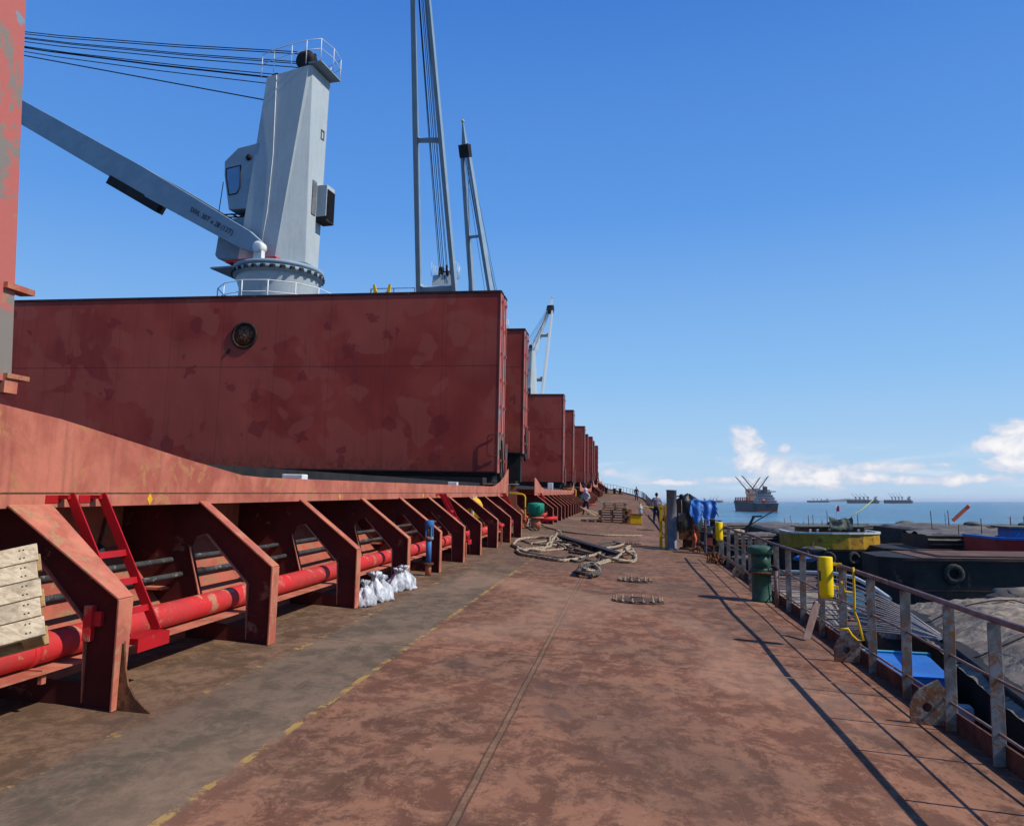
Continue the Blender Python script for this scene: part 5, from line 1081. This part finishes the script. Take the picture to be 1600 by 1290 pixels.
# near barge with canvas, right below the rail
BH = R(-9.5); A0 = Vector((8.5, 27.0, 0)); uu = Vector((math.sin(-BH), math.cos(-BH), 0)) * -1; ww = Vector((math.cos(BH), math.sin(BH), 0))
ww = Vector((uu.y * -1, uu.x, 0)); 
if ww.x < 0: ww = -ww
def nb(s, w, z): return A0 + uu * s + ww * w + Vector((0, 0, z))
t = thing('barge', 'near barge heaped under wrinkled grey brown canvas right below the railing', 'barge', ship=False)
def slab(s0, s1, w0, w1, z0, z1, nm, m, par, **k):
    v = [nb(s, w, z) for z in (z0, z1) for s in (s0, s1) for w in (w0, w1)]
    return MB().add(v, [(0, 2, 3, 1), (4, 5, 7, 6), (0, 1, 5, 4), (2, 6, 7, 3), (0, 4, 6, 2), (1, 3, 7, 5)]).build(nm, m, par, **k)
slab(-1.5, 34, -.5, 10, -1, 2.7, 'hull', M['bblack'], t); slab(0, 33, 0, 9.5, 2.65, 3.75, 'hold_coaming', M['bblack'], t, bevel=.03)
def cnv(u, v):
    s = -.2 + u * 33; w = -.18 + v * 9.8; e = min(1, v * 7, (1 - v) * 7, u * 14, (1 - u) * 14); rise = .52 * math.sin(PI * min(1, max(0, v))) ** .45
    q = Vector((s * .55, w * .55, 0)); wr = .14 * noise.noise(q) + .05 * noise.noise(Vector((s * 5 + w * 2, w * 3.2, 9))) + .09 * noise.noise(Vector((s * 2.1 + w, w * 1.3, 4))) + .05 * abs(math.sin((s * 1.2 + w * .5 + 1.5 * noise.noise(q)) * 2.4)) * (1 - v)
    return nb(s, w, 3.55 + .28 * e + rise * e + wr * (.3 + e))
MB().grid(cnv, 240, 90).build('canvas_cover', M['canvas'], t)
for s in (4, 9, 14, 19): MB().tube([nb(s + .4 * k / 20, -.2 + 9.8 * k / 20, cnv((s + .2) / 33, k / 20).z + .05) for k in range(21)], .02, 5).build('lashing', M['darkrope'], t)
t = thing('canvas_heap', 'small rumpled canvas heap with gear on the far end of the near barge', 'heap', nb(1.5, 3, 4.22), ship=False)
MB().ball((0, 0, 0), .55, 12, (1.4, 1, .5), .6).build('heap_body', M['sandbag'], t); MB().tube([(.8, -.3, .05), (1.4, .2, .35), (2.4, .1, .1), (3.0, 0, .0)], .05, 6).tube([(.9, 0, .05), (2.2, -.3, .3), (3, -.4, .0)], .05, 6).build('bent_pipes', M['bblack'], t)
# work boat between the ship side and the near barge
t = thing('work_boat', 'low dark work boat with a tan plank deck squeezed between ship and near barge', 'work boat', ship=False)
slab(-30, 22, -4.1, -.75, -.8, 1.9, 'hull', M['bblack'], t); slab(-29, 21, -4.0, -.9, 1.9, 1.96, 'side_deck', M['bbrown'], t)
slab(4.6, 10.2, -3.6, -1.1, 1.97, 2.5, 'plank_hatch', M['deckwood'], t, bevel=.02)
slab(-14, -2, -3.4, -1.3, 1.97, 2.6, 'hold_cover', M['canvas'], t, bevel=.05)
t = thing('blue_cabin', 'bright blue low cabin with a pale rim on the work boat', 'cabin', ship=False)
slab(6.9, 9.4, -2.25, -.4, 2.5, 3.35, 'cabin_box', M['bblue'], t, bevel=.02); slab(6.88, 9.42, -2.28, -.37, 3.35, 3.38, 'cabin_roof', M['bblue'], t); slab(6.7, 6.86, -2.35, -.3, 3.3, 3.42, 'pale_rim', M['bcyan'], t)
slab(9.9, 10.25, -2.6, -.2, 2.75, 3.0, 'white_beam', M['bwhite'], t)
for i, (px, py, zz, lab) in enumerate([(1551, 1100, 2.6, 'coil of grey rope on the work boat at the lower right'), (1580, 1120, 2.5, 'second coil of grey rope nearer the camera at the lower right'), (1520, 1085, 2.55, 'small rope coil beside the white beam')]):
    p = atw(px, py, z=zz); t = thing('rope_coil', lab, 'rope coil', p, group='grey rope coils on the work boat', ship=False)
    mb = MB(); rr = random.Random(i)
    for k in range(7): mb.torus((rr.uniform(-.06, .06), rr.uniform(-.06, .06), .05 * k), .34 - .02 * k, .04, Matrix.Rotation(rr.uniform(-.2, .2), 3, 'X'), 18, 6)
    mb.build('coils', M['galv'], t)
p = atw(1400, 1003, z=2.55); t = thing('white_sack', 'big white plastic bag standing on the work boat behind the rail', 'sack', p, ship=False)
vs = []; prof = [(.02, 0), (.30, 0), (.34, .08), (.33, .35), (.31, .52), (.24, .56), (.02, .55)]
for r, z in prof:
    for k in range(28): a = 2 * PI * k / 28; rr = r * (1 + .09 * math.sin(a * 9 + z * 4) + .1 * noise.noise(Vector((math.cos(a) * 2, math.sin(a) * 2, z * 5)))); vs.append((rr * math.cos(a) * 1.15, rr * math.sin(a) * 1.15, z * 1.35))
MB().add(vs, [(i * 28 + k, i * 28 + (k + 1) % 28, (i + 1) * 28 + (k + 1) % 28, (i + 1) * 28 + k) for i in range(6) for k in range(28)], True).build('sack_body', M['bag'], t)
MB().ball((0, 0, .78), .25, 12, (1.2, 1, .4), .7).build('folded_top', M['canvas'], t)
p = atw(1357, 978, z=2.8); tag(MB().ball((0, 0, 0), .1, 8, (.7, .7, 1.8), .7).build('pink_bag', M['pink'], loc=p), 'small pink plastic bag caught among the ropes beyond the rail', 'bag', ship=False)
# fan of ropes stretched from the work boat to the near barge
t = thing('rope_fan', 'fan of pale taut ropes spreading beyond the railing and meeting at one point', 'ropes', ship=False)
for k in range(17):
    u = k / 16
    s = atw(1190, 895 + 95 * u, z=3.3 - .4 * u); m1 = atw(1300, 903 + 82 * u + 3 * math.sin(k * 2.3), z=3.5 - .4 * u); m2 = atw(1385, 936 + 52 * u, z=3.75 - .2 * u); e = atw(1468 + 3 * math.sin(k), 991 + 7 * u, z=4.05)
    m0 = s.lerp(m1, .5); pts = []
    P4 = [s, m1, m2, e]
    for i in range(13):
        x = i / 12 * 3; j = min(2, int(x)); f_ = x - j; p0 = P4[max(0, j - 1)]; p1 = P4[j]; p2 = P4[j + 1]; p3 = P4[min(3, j + 2)]
        pts.append(.5 * ((2 * p1) + (-p0 + p2) * f_ + (2 * p0 - 5 * p1 + 4 * p2 - p3) * f_ ** 2 + (-p0 + 3 * p1 - 3 * p2 + p3) * f_ ** 3))
    MB().tube(pts, .024, 6).build('strand', M['fan'] if 'fan' in M else M.setdefault('fan', paint('pale_rope', (.38, .34, .3), (.25, .22, .2), 6, rough=.9)), t)
tag(MB().tube([atw(1195, 893, z=3.3), atw(1240, 893, z=3.4), atw(1300, 895, z=3.5), atw(1335, 902, z=3.5), atw(1366, 918, z=3.5), atw(1390, 935, z=3.4)], .085, 10).build('white_hose', M['bwhite'], None), 'thick whitish hose arching along the top of the rope fan', 'hose', ship=False)
for (px, py, z, lab, m) in ((1262, 872, 3.3, 'blue striped tarpaulin folded on a stage between the barges', 'tarpblue'), (1270, 858, 3.6, 'pale canvas heap beyond the green vent', 'sandbag'), (1160, 872, 3.0, 'pale canvas bundle seen through the far rail posts', 'sandbag')):
    p = atw(px, py, z=z); t = thing('canvas_bundle', lab, 'bundle', p, ship=False); MB().ball((0, 0, 0), .6, 14, (1.5, 1, .35), .6).build('bundle_body', M[m], t); MB().torus((0, 0, 0), .5, .03, Matrix.Rotation(PI / 2, 3, 'Y')).build('lashing', M['darkrope'], t)
plain_barge((9.6, 47, 0), R(82), 4.2, 20, 1.3, 'brown decked lighter seen through the rail beyond the rope fan', h=.5, junk=2, seed=21, cov='bbrownc' if False else 'canvas')
# ------------------------------------------------------------------ anchored ships far off
def far_ship(loc, rz, L, B, fb, label, hull='shipgrey', ncr=3, jl=26, luff=50, posts=False, crm='shipbuff', alt=True, s=1.0, slews=None):
    t = thing('cargo_ship', label, 'ship', loc, rz, ship=False); t.scale = (s, s, s)
    o_ = [(-B / 2 * .8, 0), (-B / 2, L * .06), (-B / 2, L * .84), (-B * .3, L * .94), (0, L), (B * .3, L * .94), (B / 2, L * .84), (B / 2, L * .06), (B / 2 * .8, 0)]; n = len(o_)
    MB().add([(x * .92, y * .97 + 1.5, 1.2) for x, y in o_] + [(x, y, fb + (3 if y > L * .8 else 0)) for x, y in o_], [tuple(range(n, 2 * n))] + [(i, (i + 1) % n, n + (i + 1) % n, n + i) for i in range(n)]).build('hull', M[hull], t)
    MB().add([(x * .9, y * .97 + 1.5, -1) for x, y in o_] + [(x * .925, y * .97 + 1.4, 1.25) for x, y in o_], [(i, (i + 1) % n, n + (i + 1) % n, n + i) for i in range(n)]).build('boot_top', M['shipred'], t)
    h = MB()
    for k in range(4): h.box(-B * .40 + k * 1.3, 5 + k * 1.6, fb + k * 2.6, B * .40 - k * 1.3, 17 - k, fb + k * 2.6 + 2.3).box(-B * .42 + k * 1.1, 4.6 + k * 1.5, fb + k * 2.6 + 2.3, B * .42 - k * 1.1, 17 - k, fb + k * 2.6 + 2.55)
    h.box(-B * .22, 10, fb + 10.4, B * .22, 16, fb + 12.6).box(-B * .46, 13, fb + 10.4, B * .46, 15, fb + 11.4); hs = h.build('superstructure', M['shipwhite'], t)
    w = MB()
    for k in range(4):
        for j in range(7): w.box(-B * .26 + j * B * .08, 4.93 + k * 1.6, fb + k * 2.6 + 1, -B * .26 + j * B * .08 + .8, 5.0 + k * 1.6, fb + k * 2.6 + 1.9)
    w.build('windows', M['black'], hs)
    MB().box(-1.8, 6, fb + 10.4, 1.8, 10, fb + 15.5).build('funnel', M['shipgrey'], t); MB().bar((0, 14, fb + 12.8), (0, 14, fb + 19), .4, .4).bar((-2.5, 14, fb + 16), (2.5, 14, fb + 16), .3, .3).build('mast', M['shipgrey'], t)
    if posts: MB().bar((-B * .15, 1.5, fb), (-B * .15, -1.5, fb + 3.2), 1.6, 2.2).build('lifeboat', M['orange'], t)
    dk = MB()
    for k in range(ncr + 1): y = 22 + k * (L - 38) / (ncr + 1); dk.box(-B * .33, y, fb, B * .33, y + (L - 38) / (ncr + 1) - 5, fb + 2.6)
    dk.build('hatches', M['shipred'], t)
    for k in range(ncr):
        y = 20 + (k + 1) * (L - 40) / (ncr + 1) + 2
        c = MB().box(-1.5, y - 1.5, fb, 1.5, y + 1.5, fb + 13).box(-2, y - 2, fb + 9, 2, y + 2, fb + 14.5).build('crane_tower', M[crm], t)
        sl = (slews[k % len(slews)] if slews else (70 if k % 2 else 110)); lf = R(luff); d = Vector((math.cos(R(sl)) * math.cos(lf), math.sin(R(sl)) * math.cos(lf), math.sin(lf)))
        MB().bar((0, y, fb + 8), Vector((0, y, fb + 8)) + d * jl, 1.3, 1.3, (0, 0, 1), .7, .7).build('crane_jib', M[crm if not posts else 'shipgrey'], c)
        MB().bar((0, y, fb + 14.5), Vector((0, y, fb + 8)) + d * jl, .22, .22).build('jib_wires', M['shipgrey'], c)
    if posts:
        for k in range(9):
            for sg in (-1, 1): MB().bar((sg * B * .46, 24 + k * 9, fb), (sg * B * .46, 24 + k * 9, fb + 6), 1.0, 1.0).build('stanchion', M['shipred'], t)
    return t
far_ship(atw(1200, 799.5, z=0).xy.to_3d(), R(3), 120, 24, 8.0, 'dark grey cargo ship at anchor with four raised jibs, nearest of the far ships', ncr=4, jl=24, luff=52, posts=True, slews=[175, 5, 165, 15], s=.72)
for px, py, D, rz, L, s, lab, ncr, lf in ((1114, 782, 4200, -80, 110, 1.0, 'small far cargo ship on the horizon just right of the blue tarpaulin', 3, 60), (1278, 783, 5000, 85, 130, 1.0, 'faint pale cargo ship on the horizon left of the low hills', 3, 45),
        (1348, 786, 2950, 84, 108, 1.0, 'far cargo ship with many jibs, left one of the pair right of the hills', 4, 50), (1403, 785, 2960, 86, 96, 1.0, 'far cargo ship with a white stern house, right one of the pair', 4, 62)):
    x = (px - 979) / 1200 * D * 1.0; x = atw(px, 783, D=D).x
    c = Vector((x, D, 0)); dd = Vector((-math.sin(R(rz)), math.cos(R(rz)), 0)); far_ship(c - dd * L / 2 * s, R(rz), L, 22, 9, lab, ncr=ncr, luff=lf, crm='shipgrey' if D == 2950 else 'shipwhite', jl=24, s=s, slews=[100, 80, 95, 60])
t = thing('tug_boat', 'tiny dark low boat on the water left of the nearest far ship', 'boat', atw(1150, 785.5, z=0), R(80), ship=False)
MB().prism([(-14, 0), (-16, 3), (14, 3), (17, 5), (12, 0)], lambda a, b_, c_: Vector((c_, a, b_)), -4, 4).build('hull', M['shipgrey'], t); MB().box(-3, -4, 3, 3, 3, 7).box(-2, -2, 7, 2, 1, 9).build('wheelhouse', M['shipgrey'], t)
for px, w, h, D, lab in ((1332, 900, 62, 12000, 'higher'), (1303, 700, 38, 12500, 'lower')):
    c = atw(px, 783, D=D); mb = MB()
    mb.grid(lambda u, v: Vector(((u - .5) * w, (v - .5) * 400, h * (math.sin(PI * u) ** .8) * math.sin(PI * v) ** .5 * (.75 + .35 * noise.noise(Vector((u * 5, v * 2, px)))) - 1)), 30, 8)
    o = mb.build('hills', M['hill'] if 'hill' in M else M.setdefault('hill', paint('hill_green', (.03, .05, .035), (.04, .06, .04), .01, rough=1)), None, loc=(c.x, c.y, 0)); struct(o, ship=False)
# ------------------------------------------------------------------ world, sun
SUN = (MW @ Vector((.87, -.14, .90))).normalized()
el = math.asin(SUN.z); azc = math.atan2(SUN.x, SUN.y)
W = bpy.data.worlds.new('World'); S.world = W; W.use_nodes = True
t = NT(W); bg = W.node_tree.nodes['Background']
sky = t.new('ShaderNodeTexSky', sky_type='NISHITA'); sky.sun_disc = False; sky.sun_elevation = el; sky.sun_rotation = azc; sky.altitude = 0; sky.air_density = 1.0; sky.dust_density = .25; sky.ozone_density = 4.0
g = t.new('ShaderNodeTexCoord').outputs['Generated']; X, Y, Z = t.sep(g)
az = t.math('ARCTAN2', X, Y); elv = t.math('ARCSINE', Z)
av = t.new('ShaderNodeCombineXYZ'); t.set(av.inputs[0], az); t.set(av.inputs[1], t.math('MULTIPLY', elv, 1.15)); av = av.outputs[0]
nz = t.noise(av, 22, 8, .62, .3); nz2 = t.noise(t.map(av, (1, 1, 1), (5, 2, 0)), 70, 6, .6); nb_ = t.noise(t.map(av, (3.2, 17, 1)), 2.2, 7, .6, .4)
def azel(px, py):
    d = ray(px, py).normalized(); return math.atan2(d.x, d.y), math.asin(d.z)
dens = None
for px, py, rw, rh in ((1160, 695, 20, 22), (1172, 716, 26, 20), (1215, 728, 34, 22), (1245, 735, 34, 20), (1290, 745, 40, 16), (1350, 748, 26, 9), (1552, 694, 14, 11), (1590, 668, 24, 12), (1600, 700, 26, 22), (1590, 728, 36, 14), (955, 738, 12, 6), (1395, 728, 55, 6), (1460, 750, 50, 6), (1540, 747, 50, 6), (1050, 754, 60, 4), (1120, 750, 40, 5), (1260, 752, 80, 7), (1700, 700, 60, 40)):
    a0, e0 = azel(px, py); u = t.math('DIVIDE', t.math('SUBTRACT', az, a0), rw * 1.35 / F); v = t.math('DIVIDE', t.math('SUBTRACT', elv, e0), rh * 1.3 / F)
    d = t.math('SQRT', t.math('ADD', t.math('MULTIPLY', u, u), t.math('MULTIPLY', v, v)))
    k = t.math('SUBTRACT', 1.35, d); dens = k if dens is None else t.math('MAXIMUM', dens, k)
puff = t.math('ADD', dens, t.math('MULTIPLY', t.math('SUBTRACT', nz, .5), 3.2)); puff = t.math('ADD', puff, t.math('MULTIPLY', t.math('SUBTRACT', nz2, .5), .9))
cl = t.step(puff, .34, .80)
band = t.math('MULTIPLY', t.math('MULTIPLY', t.step(elv, .004, .016), t.step(elv, .075, .035)), t.step(nb_, .46, .70)); 
band = t.math('MULTIPLY', band, .8)
haze = t.math('MULTIPLY', t.step(elv, .085, 0.0), .20)
shade = t.math('MULTIPLY', t.step(nz, .35, .62), 1.0)
lit = t.mix(t.math('MULTIPLY', shade, t.step(puff, .4, 1.5)), (5.4, 6.0, 7.2), (8.6, 8.4, 8.4))
rmp = t.new('ShaderNodeValToRGB'); t.set(rmp.inputs[0], t.math('ADD', t.math('MULTIPLY', elv, 1 / 1.5708), 0.0)); cr = rmp.color_ramp
cr.elements[0].position = 0; cr.elements[0].color = (.50, .68, .86, 1); cr.elements[1].position = 1; cr.elements[1].color = (.02, .10, .40, 1)
for p_, c_ in ((.03, (.42, .64, .88)), (.10, (.26, .52, .88)), (.23, (.11, .325, .80)), (.40, (.05, .20, .65)), (.6, (.025, .13, .5))):
    e_ = cr.elements.new(p_); e_.color = (*c_, 1)
gs = t.new('ShaderNodeVectorMath', operation='SCALE'); t.l.new(rmp.outputs[0], gs.inputs[0]); gs.inputs['Scale'].default_value = 8.8
base = t.mix(.94, sky.outputs[0], gs.outputs[0])
col = t.mix(band, base, (6.6, 7.1, 7.9)); col = t.mix(cl, col, lit)
t.l.new(col, bg.inputs['Color']); bg.inputs['Strength'].default_value = .115
lamp = bpy.data.lights.new('sun', 'SUN'); lamp.energy = 4.9; lamp.angle = R(.53); lamp.color = (1, .95, .87)
so = bpy.data.objects.new('sun', lamp); C.objects.link(so); so.rotation_euler = SUN.to_track_quat('Z', 'Y').to_euler()
hm = bpy.data.materials.new('haze_air'); hm.use_nodes = True; hn = hm.node_tree; hn.nodes.clear(); ho = hn.nodes.new('ShaderNodeOutputMaterial'); hv = hn.nodes.new('ShaderNodeVolumePrincipled')
hv.inputs['Color'].default_value = (.80, .88, 1, 1); hv.inputs['Density'].default_value = .00004; hv.inputs['Anisotropy'].default_value = .2; hn.links.new(hv.outputs[0], ho.inputs['Volume'])
struct(MB().box(-32000, -5000, -10, 32000, 46000, 90).build('haze', hm), ship=False, kind='stuff')
# ------------------------------------------------------------------ put the ship's things into the world (list and trim of the ship)
bpy.context.view_layer.update()
for o in ABOARD: o.matrix_world = SM @ o.matrix_basis
S.view_settings.view_transform = 'Standard'; S.view_settings.look = 'None'; S.view_settings.exposure = 0; S.view_settings.gamma = 1
